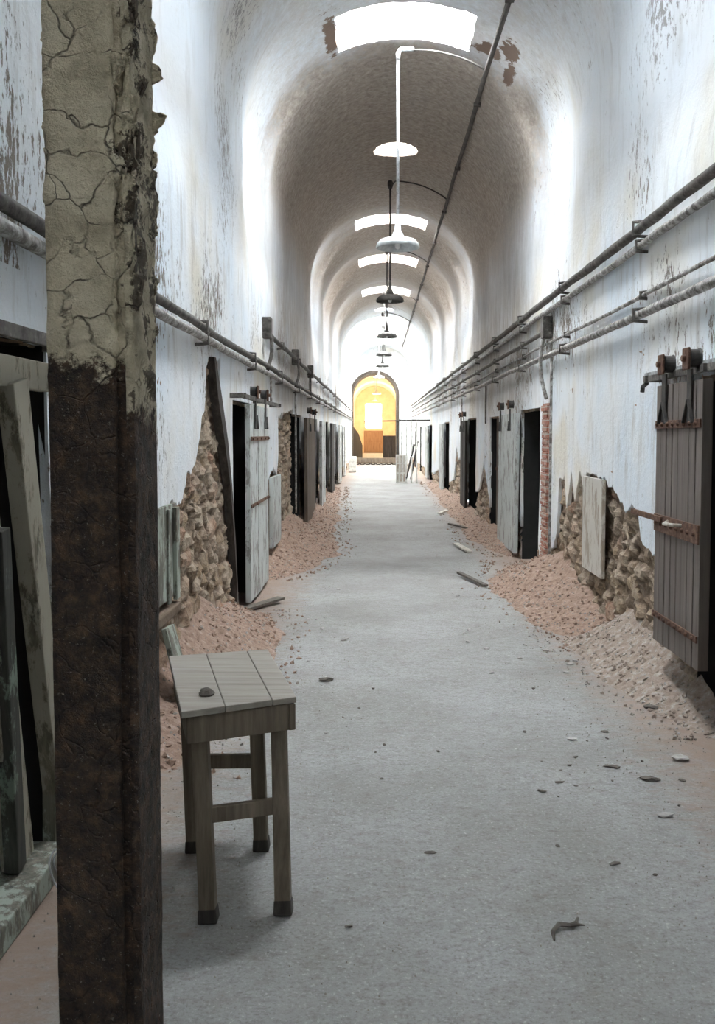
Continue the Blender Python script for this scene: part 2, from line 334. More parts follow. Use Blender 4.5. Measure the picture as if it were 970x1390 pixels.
# ------------------------------------------------------------------ floor
def ygrid(y0, y1, step=0.05):
    ys = [y0]
    while ys[-1] < y1:
        y = ys[-1]; ys.append(min(y1, y + (step if y < 9.9 else 0.1 if y < 16 else 0.25)))
    return ys
mb = MB(); ys = ygrid(YN, YF); xs = [XL - 0.3 + i * 0.06 for i in range(int((XR - XL + 0.66) / 0.06) + 1)]
for y in ys:
    for x in xs: mb.v.append((x, y, 0.010 * fbm(x, y, 0, 0.9) + 0.003 * fbm(x, y, 3, 6)))
nx = len(xs)
for i in range(len(ys) - 1):
    for j in range(nx - 1): mb.f.append((i * nx + j, i * nx + j + 1, (i + 1) * nx + j + 1, (i + 1) * nx + j))
mb.build('floor', m_floor, smooth=True, kind='structure')

# ------------------------------------------------------------------ walls: rubble masonry behind, plaster in front with a ragged lower edge
# openings: (y0, y1, z top)
OPL = [(1.95, 3.32, 1.87), (7.60, 8.75, 1.83), (13.1, 14.45, 1.83), (17.3, 18.5, 1.83), (21.6, 22.8, 1.83), (26.5, 27.7, 1.83), (31.0, 32.2, 1.83), (36, 37.2, 1.83), (40.5, 41.7, 1.83)]
OPR = [(3.85, 5.05, 1.86), (9.92, 11.15, 1.83), (13.05, 14.2, 1.80), (16.2, 17.6, 1.83), (22.1, 23.6, 1.83), (28.9, 30.4, 1.83), (35.5, 36.9, 1.83), (40.5, 41.7, 1.83)]
# plaster lower edge (y, z)
BL = [(-2.6, .0), (1.95, 0.0), (3.32, 0.2), (3.7, 0.9), (4.3, 1.12), (5.55, 1.13), (5.62, 1.16), (5.75, 1.30), (5.98, 1.33), (6.1, 1.5), (6.22, 1.62), (6.33, 1.72), (6.4, 2.0), (6.52, 2.10), (6.98, 2.11),
      (7.02, 1.8), (7.2, 1.45), (7.36, 1.0), (7.5, 0.5), (7.6, 0.15), (8.75, 0.2), (9.6, .3), (10.1, 1.0), (10.6, 1.15), (11.0, 1.05), (11.15, 1.3), (11.2, 1.75), (12.6, 1.86), (13.1, 1.9), (14.45, 1.3),
      (15.5, .7), (16.6, .5), (17.3, .4), (18.5, .5), (19.5, 1.1), (21, .9), (21.6, .3), (23.5, .4), (26, .3), (30, .4), (36, .3), (45, .3)]
BR = [(-2.6, .8), (3.85, .7), (5.05, .78), (5.84, .78), (6.0, .8), (6.10, .84), (6.18, 1.02), (6.35, 1.04), (6.5, 1.0), (6.75, 1.12), (6.95, 1.14), (7.1, 1.2), (7.7, 1.22), (7.8, 1.05), (7.95, 1.22), (8.15, 0.95), (8.3, 1.18),
      (8.5, 0.85), (8.62, 1.15), (8.85, 1.1), (8.9, 0.55), (9.25, 0.35), (9.30, 1.55), (9.34, 1.78), (9.62, 1.80), (9.68, 0.3), (9.92, 0.2), (11.15, .4), (12.0, 1.0), (13.05, .9), (14.2, .4), (15.0, 1.1), (15.6, .6), (16.2, .5), (17.6, .6),
      (18.4, .9), (18.9, 1.3), (19.5, .95), (20.1, 1.25), (20.8, .5), (22.1, .35), (23.6, .4), (25, .6), (28, .3), (45, .3)]
ZT = 3.0
def wall(side, X, OP, B, extra):
    sg = 1 if side == 'left' else -1          # into the corridor
    Ys = set(ygrid(YN, YF, .033))
    ys = sorted(Ys | {a for o in OP for a in (o[0], o[1])})
    # drop grid lines that come too near an opening edge
    edges = {a for o in OP for a in (o[0], o[1])}
    ys = [y for y in ys if y in edges or all(abs(y - e) > 0.015 for e in edges)]
    zs = [i * 0.03 for i in range(73)] + [2.2]
    zs = sorted(set(round(z, 3) for z in zs))
    def inop(y):
        for a, b, t in OP:
            if a - 1e-6 <= y < b - 1e-6: return t
        return 0
    mb = MB(); tint = []; gap = []
    def d(y, z):
        p = Vector((y * 4.6, z * 7.5, 0.3 * sg)); p += 0.55 * noise.noise_vector(p * 0.7) + 0.22 * noise.noise_vector(p * 2.3)
        dist, pts = noise.voronoi(p)
        e = min((dist[1] - dist[0]) * 1.6, 1.0)
        c = noise.cell(pts[0] * 7.7) * 0.5 + 0.5
        low = max(0, 0.7 - z) * 0.06
        e2 = min(1.0, e * 1.9)
        return (-0.075 + 0.040 * e2 + 0.022 * c + 0.024 * fbm(y, z, 1, 9) + 0.012 * nz(y, z, 2, 26) + low), c, e
    rows = len(zs)
    for y in ys:
        for z in zs:
            dd, c, e = d(y, z)
            on = any(abs(y - e) < 1e-6 for e in edges)
            mb.v.append((X + sg * dd, y, z)); tint.append(c); gap.append(e)
    for i in range(len(ys) - 1):
        t = inop(ys[i])
        for j in range(rows - 1):
            if t and zs[j] < t - 0.03: continue
            mb.f.append((i * rows + j, i * rows + j + 1, (i + 1) * rows + j + 1, (i + 1) * rows + j))
    w = mb.build('wall_' + side, m_stone, smooth=False, kind='structure')
    at = w.data.attributes.new('tint', 'FLOAT', 'POINT')
    for i, c in enumerate(tint): at.data[i].value = c
    at = w.data.attributes.new('gap', 'FLOAT', 'POINT')
    for i, c in enumerate(gap): at.data[i].value = c
    # plaster coat
    mb = MB()
    yy = set(); y = YN
    while y < YF: yy.add(round(y, 4)); y += 0.025 if y < 12 else 0.06 if y < 24 else 0.15
    yy.add(YF); yy |= edges; ys = sorted(yy); ys = [y for y in ys if y in edges or all(abs(y - e) > 0.01 for e in edges)]
    def low(y):
        v = interp(B, y)
        if 0.05 < v: v += 0.05 * fbm(y, 2 * sg, 0, 5) + 0.03 * nz(y, 1, 0, 23)
        return max(v, 0.0)
    def px(y, z): return X + sg * 0.012 * fbm(y, z, 5 * sg, 1.1) * min(1, max(0, (ZT - z) * 2))
    k = 14
    for y0, y1 in zip(ys, ys[1:]):
        t = inop(y0)
        if t: b0 = b1 = t + 0.0
        else: b0, b1 = low(y0), low(y1)
        base_i = len(mb.v)
        for yv, bv in ((y0, b0), (y1, b1)):
            for q in range(k + 1):
                z = bv + (ZT - bv) * q / k
                mb.v.append((px(yv, z), yv, z))
        for q in range(k): mb.f.append((base_i + q, base_i + q + 1, base_i + k + 2 + q, base_i + k + 1 + q))
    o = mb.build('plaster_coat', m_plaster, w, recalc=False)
    bm = bmesh.new(); bm.from_mesh(o.data); bmesh.ops.remove_doubles(bm, verts=bm.verts, dist=0.0008)
    bmesh.ops.recalc_face_normals(bm, faces=bm.faces)
    s = sum(f.normal.x * f.calc_area() for f in bm.faces)
    if s * sg < 0: bmesh.ops.reverse_faces(bm, faces=bm.faces)
    bm.to_mesh(o.data); bm.free()
    for p in o.data.polygons: p.use_smooth = True
    cnt = {}
    for p in o.data.polygons:
        for k_ in p.edge_keys: cnt[k_] = cnt.get(k_, 0) + 1
    sh = o.data.attributes.new('sharp_edge', 'BOOLEAN', 'EDGE')
    for ed in o.data.edges: sh.data[ed.index].value = cnt.get(ed.key, 0) == 1
    sm = o.modifiers.new('s', 'SOLIDIFY'); sm.thickness = 0.035; sm.offset = -1
    # reveals and cells behind the openings, their shade put into a near-black colour
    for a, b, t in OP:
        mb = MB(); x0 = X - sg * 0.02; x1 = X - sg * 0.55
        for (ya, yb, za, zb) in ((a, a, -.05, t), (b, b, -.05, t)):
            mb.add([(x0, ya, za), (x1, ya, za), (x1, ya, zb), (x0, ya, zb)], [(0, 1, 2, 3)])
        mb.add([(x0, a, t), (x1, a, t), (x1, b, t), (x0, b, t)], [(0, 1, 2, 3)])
        mb.build('doorway_reveal', m_cellshade, w, recalc=False)
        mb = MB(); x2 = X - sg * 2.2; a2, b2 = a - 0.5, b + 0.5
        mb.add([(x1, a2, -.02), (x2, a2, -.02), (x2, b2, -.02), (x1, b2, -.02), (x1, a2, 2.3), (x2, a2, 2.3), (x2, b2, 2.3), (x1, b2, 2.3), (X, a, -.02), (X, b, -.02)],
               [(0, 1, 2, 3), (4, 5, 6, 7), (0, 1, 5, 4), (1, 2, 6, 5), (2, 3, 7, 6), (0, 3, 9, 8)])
        mb.build('cell_interior', m_cellshade, w, recalc=False)
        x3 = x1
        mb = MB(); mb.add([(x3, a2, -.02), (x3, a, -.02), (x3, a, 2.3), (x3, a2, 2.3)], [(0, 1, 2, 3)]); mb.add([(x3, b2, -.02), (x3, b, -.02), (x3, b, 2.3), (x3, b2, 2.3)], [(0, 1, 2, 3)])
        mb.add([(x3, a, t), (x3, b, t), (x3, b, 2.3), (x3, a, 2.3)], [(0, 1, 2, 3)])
        mb.build('cell_front', m_cellshade, w, recalc=False)
    return w
wl = wall('left', XL, OPL, BL, None)
wr = wall('right', XR, OPR, BR, None)
# back wall behind the camera and a floor-to-vault lining
mb = MB(); mb.box((XL - 0.3, YN - 0.2, 0), (XR + 0.3, YN, 6.2)); mb.build('wall_back', m_plaster, kind='structure')

# ------------------------------------------------------------------ vault with skylight openings
# (kind, y centre, half length, half width)
SKY = [('o', -.5, .36, .36), ('r', 5.2, .38, .56), ('r', 9.58, .42, .70), ('o', 13.8, .34, .33), ('r', 18.2, .42, .68), ('r', 22.25, .5, .70), ('r', 27.0, .6, .72), ('o', 31.3, .36, .33), ('r', 34.6, 1.3, .9), ('r', 38.4, 1.3, .9), ('r', 42.2, 1.3, .9)]  # first entry: unseen skylight added behind the camera to light the post's front
def bay(y):
    v = 0.0
    for k, yc, hl, hw in SKY:
        if k != 'r': continue
        a, b = yc - hl - 1.1, yc + hl + 0.1
        u = min((y - a) / 1.2, (b + 0.28 - y) / 0.28)
        u = max(0.0, min(1.0, u)); v = max(v, u * u * (3 - 2 * u))
    return v
# profile parameter: s<0 wall part, arc angle 0..pi
NA = 72; zw = [3.0 + 1.3 * i / 12 for i in range(13)]
prof = [('L', z) for z in zw[:-1]] + [('A', i * PI / NA) for i in range(NA + 1)] + [('R', z) for z in zw[:-1][::-1]]
ysv = set(); y = YN
while y < YF: ysv.add(round(y, 4)); y += 0.08 if y < 20 else 0.15
ysv.add(YF)
for k, yc, hl, hw in SKY:
    ysv |= {round(yc - hl, 4), round(yc + hl, 4)}
    if k == 'o': ysv |= {round(yc - hl + 2 * hl * i / 16, 4) for i in range(17)}
ysv = sorted(ysv)
mb = MB(); npf = len(prof)
pv = []
for y in ysv:
    g = bay(y)
    row = []
    for kind, q in prof:
        if kind == 'A':
            a = PI - q; s = math.sin(a)
            ex = 0.12 * g * (1 - s ** 3)
            r = RV + ex + 0.010 * fbm(math.cos(a) * 1.5, y, s * 1.5, 1.3)
            p = (XC + r * math.cos(a), y, ZS + r * s)
        else:
            sx = -1 if kind == 'L' else 1
            fade = min(1, (q - 3.0) / 0.9); fade = fade * fade * (3 - 2 * fade)
            ex = 0.12 * g * fade + 0.010 * fbm(sx, y, q, 1.3) * fade
            p = (XC + sx * (RV + ex), y, q)
        row.append(p)
    pv.append(row)
hole = {}
for i in range(len(ysv) - 1):
    ym = (ysv[i] + ysv[i + 1]) / 2
    for j in range(npf - 1):
        if prof[j][0] != 'A' or prof[j + 1][0] != 'A': continue
        xm = (pv[i][j][0] + pv[i][j + 1][0]) / 2 - XC
        for n, (k, yc, hl, hw) in enumerate(SKY):
            if abs(ym - yc) > hl: continue
            if (k == 'r' and abs(xm) < hw) or (k == 'o' and (xm / hw) ** 2 + ((ym - yc) / hl) ** 2 < 1.0): hole[(i, j)] = n
# snap the rims of the round openings to a circle, ragged rims of all
touch = {}
for (i, j), n in hole.items():
    for a in ((i, j), (i + 1, j), (i, j + 1), (i + 1, j + 1)): touch.setdefault(a, set()).add(n)
for (i, j), ns in touch.items():
    cells = [(i - 1, j - 1), (i - 1, j), (i, j - 1), (i, j)]
    if all(c in hole for c in cells): continue
    n = list(ns)[0]; k, yc, hl, hw = SKY[n]; x, y, z = pv[i][j]
    if k == 'o':
        u, v = (x - XC) / hw, (y - yc) / hl; L = math.hypot(u, v) or 1
        x = XC + hw * u / L; y = yc + hl * v / L
        z = ZS + math.sqrt(max(RV ** 2 - (x - XC) ** 2, 0))
    x += random.uniform(-.012, .012); y += random.uniform(-.015, .015)
    pv[i][j] = (x, y, z)
for row in pv: mb.v += row
for i in range(len(ysv) - 1):
    for j in range(npf - 1):
        if (i, j) in hole: continue
        mb.f.append((i * npf + j, (i + 1) * npf + j, (i + 1) * npf + j + 1, i * npf + j + 1))
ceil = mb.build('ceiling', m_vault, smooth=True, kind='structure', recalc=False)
# light wells above the openings, and their panes
by_n = {}
for (i, j), n in hole.items(): by_n.setdefault(n, set()).add((i, j))
for n, cells in sorted(by_n.items()):
    k, yc, hl, hw = SKY[n]; mb = MB(); ZP = 6.45
    for (i, j) in cells:
        for di, dj, e in ((-1, 0, ((i, j), (i, j + 1))), (1, 0, ((i + 1, j), (i + 1, j + 1))), (0, -1, ((i, j), (i + 1, j))), (0, 1, ((i, j + 1), (i + 1, j + 1)))):
            if (i + di, j + dj) not in cells:
                a, b = (Vector(pv[p][q]) for p, q in e)
                f = 0.94
                a2 = Vector((XC + (a.x - XC) * f, yc + (a.y - yc) * f, ZP)); b2 = Vector((XC + (b.x - XC) * f, yc + (b.y - yc) * f, ZP))
                mb.add([a, b, b2, a2], [(0, 1, 2, 3)])
    mb.build('light_well', m_vault, ceil, recalc=False)
    mb = MB()
    if k == 'r': mb.box((XC - hw * 1.02, yc - hl * 1.02, ZP - 0.02), (XC + hw * 1.02, yc + hl * 1.02, ZP))
    else:
        q = 24; mb.add([(XC + hw * 1.0 * math.cos(2 * PI * t / q), yc + hl * math.sin(2 * PI * t / q), zz) for zz in (ZP - 0.02, ZP) for t in range(q)],
                       [tuple(range(q))[::-1], tuple(range(q, 2 * q))] + [(t, (t + 1) % q, q + (t + 1) % q, q + t) for t in range(q)])
    mb.build('window_%d' % (n + 1), m_paneb if yc > 33 else m_pane, kind='structure')

# ------------------------------------------------------------------ far archway and the ochre corridor beyond
AX, AR, AZ, YA, YB = -0.07, 1.08, 3.42, 45.0, 47.0
def arch_wall(y, name, m, x0, x1, z1):
    mb = MB(); q = 24; arc = [(AX + AR * math.cos(PI - PI * t / q), AZ + AR * math.sin(PI * t / q)) for t in range(q + 1)]
    inner = [(AX - AR, 0)] + arc + [(AX + AR, 0)]
    outer = [(x0, 0), (x0, AZ)] + [(x0 + (x1 - x0) * t / (q - 2), z1) for t in range(q - 1)] + [(x1, AZ), (x1, 0)]
    outer = [(x0, 0)] + [(x0, AZ)] + [(x0 + (x1 - x0) * t / (q - 2), z1) for t in range(q - 1)] + [(x1, AZ)] + [(x1, 0)]
    n = len(inner)
    mb.add([(a, y, b) for a, b in inner] + [(a, y, b) for a, b in outer[:n]], [(t, t + 1, n + t + 1, n + t) for t in range(n - 1)])
    return mb
mb = arch_wall(YA, 'wall_end', m_plaster, XL - 0.4, XR + 0.4, 6.4)
we = mb.build('wall_end', m_vault, kind='structure', recalc=False)
mb = MB(); q = 24
pr = [(AX - AR, 0)] + [(AX + AR * math.cos(PI - PI * t / q), AZ + AR * math.sin(PI * t / q)) for t in range(q + 1)] + [(AX + AR, 0)]
mb.add([(a, yy, b) for yy in (YA, YB) for a, b in pr], [(t, t + 1, len(pr) + t + 1, len(pr) + t) for t in range(len(pr) - 1)])
mb.build('arch_soffit', m_archdark, we, recalc=False)
# dark moulded rim round the arch
mb = MB(); n = len(pr)
rim = [((a - AX) * 1.13 + AX, b if b <= AZ else AZ + (b - AZ) * 1.13) for a, b in pr]
vs = [(a, YA - .06, b) for a, b in pr] + [(a, YA - .06, b) for a, b in rim] + [(a, YA + .02, b) for a, b in rim]
mb.add(vs, [(t, t + 1, n + t + 1, n + t) for t in range(n - 1)] + [(n + t, n + t + 1, 2 * n + t + 1, 2 * n + t) for t in range(n - 1)])
mb.build('arch_rim', m_archdark, we, recalc=False)
# ochre passage
X0, X1, YE = -1.75, 1.65, 72.0
mb = MB(); xc2, r2 = (X0 + X1) / 2, (X1 - X0) / 2
pr2 = [(X0, 0)] + [(xc2 + r2 * math.cos(PI - PI * t / 24), 3.6 + r2 * math.sin(PI * t / 24)) for t in range(25)] + [(X1, 0)]
yr = [YB + (YE - YB) * t / 20 for t in range(21)]
n = len(pr2)
for i, yv in enumerate(yr):
    mb.v += [(xc2 + (a - xc2) * (1.0 if i % 2 else .97), yv, b if b < 3.6 else 3.6 + (b - 3.6) * (1.0 if i % 2 else .97)) for a, b in pr2]
for i in range(20):
    for t in range(n - 1): mb.f.append((i * n + t, i * n + t + 1, (i + 1) * n + t + 1, (i + 1) * n + t))
far = mb.build('wall_far', m_orange, kind='structure', recalc=False)
mb = MB(); mb.box((X0, YF - 0.01, -.1), (X1, YE, 0.0)); mb.build('passage_floor', m_floor, far)
mb = MB(); mb.add([(X0 - .5, YB, 0), (AX - AR, YB, 0), (AX - AR, YB, 6), (X0 - .5, YB, 6), (AX + AR, YB, 0), (X1 + .5, YB, 0), (X1 + .5, YB, 6), (AX + AR, YB, 6)], [(0, 1, 2, 3), (4, 5, 6, 7)]); mb.build('passage_front', m_orange, far, recalc=False)
# end wall with a window opening
wx0, wx1, wz0, wz1 = -0.86, 0.46, 1.92, 3.9
mb = MB()
for a, b, c_, d_ in ((X0, wx0, 0, 6), (wx1, X1, 0, 6), (wx0, wx1, 0, wz0), (wx0, wx1, wz1, 6)): mb.box((a, YE, c_), (b, YE + .3, d_))
mb.build('end_wall_masonry', m_orange, far)
w = MB().box((wx0, YE + .2, wz0), (wx1, YE + .24, wz1)).build('window_12', m_panew, kind='structure')
fr = MB()
for x in (wx0 + .03, (wx0 + wx1) / 2, wx1 - .03): fr.box((x - .025, YE + .12, wz0), (x + .025, YE + .19, wz1))
for z in (wz0 + .03, (wz0 + wz1) / 2, wz1 - .03): fr.box((wx0, YE + .12, z - .025), (wx1, YE + .19, z + .025))
fr.build('window_frame', m_whitesteel, w)
dr = MB().box((-0.95, YE - .08, 0), (0.55, YE - .01, 1.75)).build('door_1', m_orangewood, kind='structure')
pn = MB()
for i in range(2):
    for j in range(2): pn.box((-0.86 + i * .72, YE - .11, .12 + j * .85), (-0.28 + i * .72, YE - .08, .8 + j * .85))
pn.build('door_panel', m_orangewood, dr, bevel=.01)
MB().lathe((0, 0, 0), [(0.001, -.02), (.035, -.01), (.035, .02), (.001, .03)], 12).build('door_handle', m_iron, dr, loc=(-0.13, YE - .12, .95))
for i, (ly, lx) in enumerate(((50, 0.05), (58, -0.02), (66, -0.05))):
    L = bpy.data.lights.new('passage_bulb', 'POINT'); L.energy = 110; L.color = (1, 0.84, 0.6); L.shadow_soft_size = 0.12
    lo = bpy.data.objects.new('passage_bulb', L); lo.location = (lx, ly, 3.3); C.objects.link(lo); lo['kind'] = 'helper'

# ------------------------------------------------------------------ pendant lamps
def lamp(x, y, zb, mshade, mstem, label, elbow):
    a = x - XC; top = ZS + math.sqrt(RV * RV - a * a) - 0.0
    t = thing('pendant_lamp', (x, y, top), label, 'lamp', 'pendant lamps down the corridor')
    MB().lathe((x, y, zb), [(0.232, 0.0), (0.238, 0.012), (0.225, 0.05), (0.19, 0.085), (0.10, 0.115), (0.065, 0.125), (0.06, 0.135), (0.055, 0.135), (0.06, 0.12), (0.10, 0.105), (0.18, 0.075), (0.215, 0.045), (0.228, 0.01), (0.232, 0.0)], 36).build('lamp_shade', mshade, t, smooth=True)
    MB().lathe((x, y, zb + 0.12), [(0.065, 0), (0.066, 0.02), (0.05, 0.05), (0.038, 0.07), (0.036, 0.11), (0.028, 0.13), (0.022, 0.20), (0.018, 0.24), (0.001, 0.25)], 24).build('lamp_neck', mshade, t, smooth=True)
    MB().lathe((x, y, zb + 0.03), [(0.001, -.045), (0.025, -.035), (0.034, 0.0), (0.028, 0.03), (0.016, 0.06), (0.016, 0.1), (0.001, .1)], 16).build('bulb', m_glassy, t, smooth=True)
    MB().tube([(x, y, zb + 0.32), (x, y, (top + zb) / 2), (x, y, top - 0.14)], 0.017, 12).build('drop_pipe', mstem, t, smooth=True)
    if elbow:
        MB().tube([(x, y, top - 0.22), (x, y, top - 0.15), (x + .015, y, top - 0.12), (x + .04, y, top - .105), (x + 0.17, y, top - 0.105)], [.024, .026, .026, .026, .022], 12).build('elbow', mstem, t, smooth=True)
    pts = []
    a0 = math.asin(min(1, 0.13 / RV)); 
    x0 = x + (0.16 if elbow else 0.0)
    th0 = math.acos((x0 - XC) / RV); th1 = math.acos(0.915 / RV)
    for i in range(13):
        th = th0 + (th1 - th0) * i / 12; r = RV - 0.03 - (0.08 * (1 - i / 12) if elbow else (0.1 if i == 0 else 0))
        pts.append((XC + r * math.cos(th), y, ZS + r * math.sin(th)))
    MB().tube(pts, 0.011, 8).build('branch_conduit', m_conduit, t, smooth=True)
    if not elbow: MB().lathe((x, y, top - 0.15), [(0.001, 0), (.03, 0), (.045, .04), (.045, .1), (.03, .13), (.001, .13)], 16).build('ceiling_cap', mstem, t, smooth=True)
    return t
lamp(.235, 10.0, 3.565, m_enamel, m_whitepipe, 'nearest pendant lamp, pale grey enamel shade on a white drop pipe', True)
lamp(.235, 15.4, 3.76, m_lampdark, m_conduit, 'second nearest pendant lamp, dark shade on a dark drop pipe', False)
lamp(.25, 21.0, 3.75, m_lampdark, m_conduit, 'third nearest pendant lamp, dark shade beyond the second square skylight', False)
lamp(.238, 27.0, 3.84, m_lampdark, m_conduit, 'fourth nearest pendant lamp, small dark shade further down the vault', False)
lamp(.23, 32.0, 3.87, m_lampdark, m_conduit, 'fifth nearest pendant lamp, dark shade where the vault turns bright', False)
lamp(.12, 38.0, 3.84, m_enamel, m_whitepipe, 'farthest pendant lamp, pale shade just above the end archway', False)

def far_lamp(x, y, zb, label):
    top = 3.6 + r2 * 0.95
    t = thing('passage_lamp', (x, y, top), label, 'lamp', 'lamps in the ochre passage')
    MB().lathe((x, y, zb), [(0.24, 0), (0.24, .02), (.2, .09), (.07, .13), (.04, .25), (0.001, .26), (.03, .2), (.06, .11), (.19, .07), (.22, .01)], 20).build('lamp_shade', m_enamel, t, smooth=True)
    MB().tube([(x, y, zb + .2), (x, y, top)], .018, 8).build('drop_pipe', m_whitepipe, t)
far_lamp(.04, 50, 3.7, 'nearer lamp of the ochre passage beyond the archway')
far_lamp(-.05, 60, 3.64, 'farther lamp of the ochre passage beyond the archway')

# ceiling conduit
def vx(x, inset): return ZS + math.sqrt((RV - inset) ** 2 - (x - XC) ** 2)
t = thing('ceiling_conduit', (1.19, YN, vx(1.19, .03)), 'long dark conduit running lengthwise along the vault beside the skylights', 'conduit')
MB().tube([(1.19 + .006 * math.sin(y * 1.7), y, vx(1.19, .035)) for y in [YN + .8 * i for i in range(56)]], 0.028, 8).build('conduit_pipe', m_conduit, t, smooth=True)
for i in range(14):
    y = 0.5 + 2.6 * i; MB().box((1.15, y, vx(1.19, .01) - .075), (1.23, y + .05, vx(1.19, .01) - .03)).build('conduit_clip', m_conduit, t)

# ------------------------------------------------------------------ wall pipes
def pipe(side, z, y0, y1, r, m, name, label, out=0.05, clip=2.4, group=None, wob=.006):
    X = XL if side == 'left' else XR; sg = 1 if side == 'left' else -1; x = X + sg * out
    t = thing(name, (x, y0, z), label, 'pipe', group)
    n = int((y1 - y0) / 0.25); ph = random.random() * 6
    pts = [(x + sg * wob * math.sin(i * .31 + ph), y0 + (y1 - y0) * i / n, z + 2 * wob * nz(i * .22, z, 0)) for i in range(n + 1)]
    MB().tube(pts, r, 10, jit=.14).build('pipe_run', m, t, smooth=True)
    y = y0 + clip * .6
    while y < min(y1, 26):
        MB().tube([(X - sg * .01, y, z - r * 1.6), (x + sg * r * 1.2, y, z - r * 1.3), (x + sg * r * 1.2, y, z + r * 1.3), (X - sg * .01, y, z + r * 1.6)], .012, 6).build('pipe_clip', m_pipedark, t)
        y += clip
    return t
pipe('right', 2.885, YN, 44, .033, m_pipedark, 'wall_pipe', 'topmost thick dark pipe along the wall of the plank door', .06)
pipe('right', 2.775, YN, 44, .024, m_pipe, 'wall_pipe', 'grey pipe second from the top above the plank door', .05)
pipe('right', 2.585, 9.35, 44, .024, m_pipedark, 'wall_pipe', 'dark pipe starting at the junction box beyond the plank door', .05)
pipe('right', 2.455, YN, 44, .014, m_pipe, 'wall_pipe', 'thin flaking pipe just above the lowest pipe, over the plank door', .03)
pipe('right', 2.325, YN, 44, .028, m_pipe, 'wall_pipe', 'lowest grey pipe running above the plank door', .055)
pipe('left', 2.255, YN, 44, .026, m_pipedark, 'wall_pipe', 'upper dark pipe of the pair on the wall behind the post', .05)
pipe('left', 2.18, YN, 44, .026, m_pipe, 'wall_pipe', 'lower pale pipe of the pair on the wall behind the post', .055)
pipe('left', 2.61, 9.6, 44, .026, m_pipedark, 'wall_pipe', 'high pipe starting at the junction box past the skylight bay', .05)
def vdrop(side, y, z0, z1, r, m, label, boxz=None, curve=0.0):
    X = XL if side == 'left' else XR; sg = 1 if side == 'left' else -1; x = X + sg * .045
    t = thing('drop_conduit', (x, y, z0), label, 'conduit')
    MB().tube([(x + sg * .05 * math.sin(PI * i / 8) * (1 if curve else 0), y + curve * math.sin(PI * i / 8), z0 + (z1 - z0) * i / 8) for i in range(9)], r, 8).build('conduit_pipe', m, t, smooth=True)
    if boxz: MB().box((X, y - .07, boxz - .11), (X + sg * .10, y + .07, boxz + .11)).build('junction_box', m_pipedark, t, bevel=.01)
vdrop('right', 9.3, 1.9, 2.66, .02, m_pipe, 'short conduit dropping from a junction box above the brick jamb', 2.62, .09)
vdrop('right', 9.05, .15, 2.3, .014, m_pipe, 'thin vertical conduit running down beside the brick jamb')
vdrop('left', 9.62, 2.2, 2.75, .02, m_pipedark, 'conduit with a junction box linking the high pipe to the pair', 2.66, .06)
vdrop('left', 10.0, 1.9, 2.2, .014, m_pipe, 'thin vertical conduit below the pipe pair past the first doorway')
vdrop('left', 13.0, 2.2, 2.66, .02, m_pipedark, 'conduit with a box above the second doorway on the post side', 2.63, .06)
vdrop('left', 13.05, .4, 2.2, .014, m_pipe, 'thin vertical conduit at the edge of the second doorway on the post side')
vdrop('left', 16.0, 2.2, 2.66, .02, m_pipedark, 'farthest junction box and drop on the post side wall', 2.63)
vdrop('right', 18.4, 1.2, 2.3, .014, m_pipe, 'vertical conduit beside the dark board doorway far along the corridor')
vdrop('right', 14.4, 1.7, 2.3, .014, m_pipedark, 'dark vertical conduit above the narrow grey board')

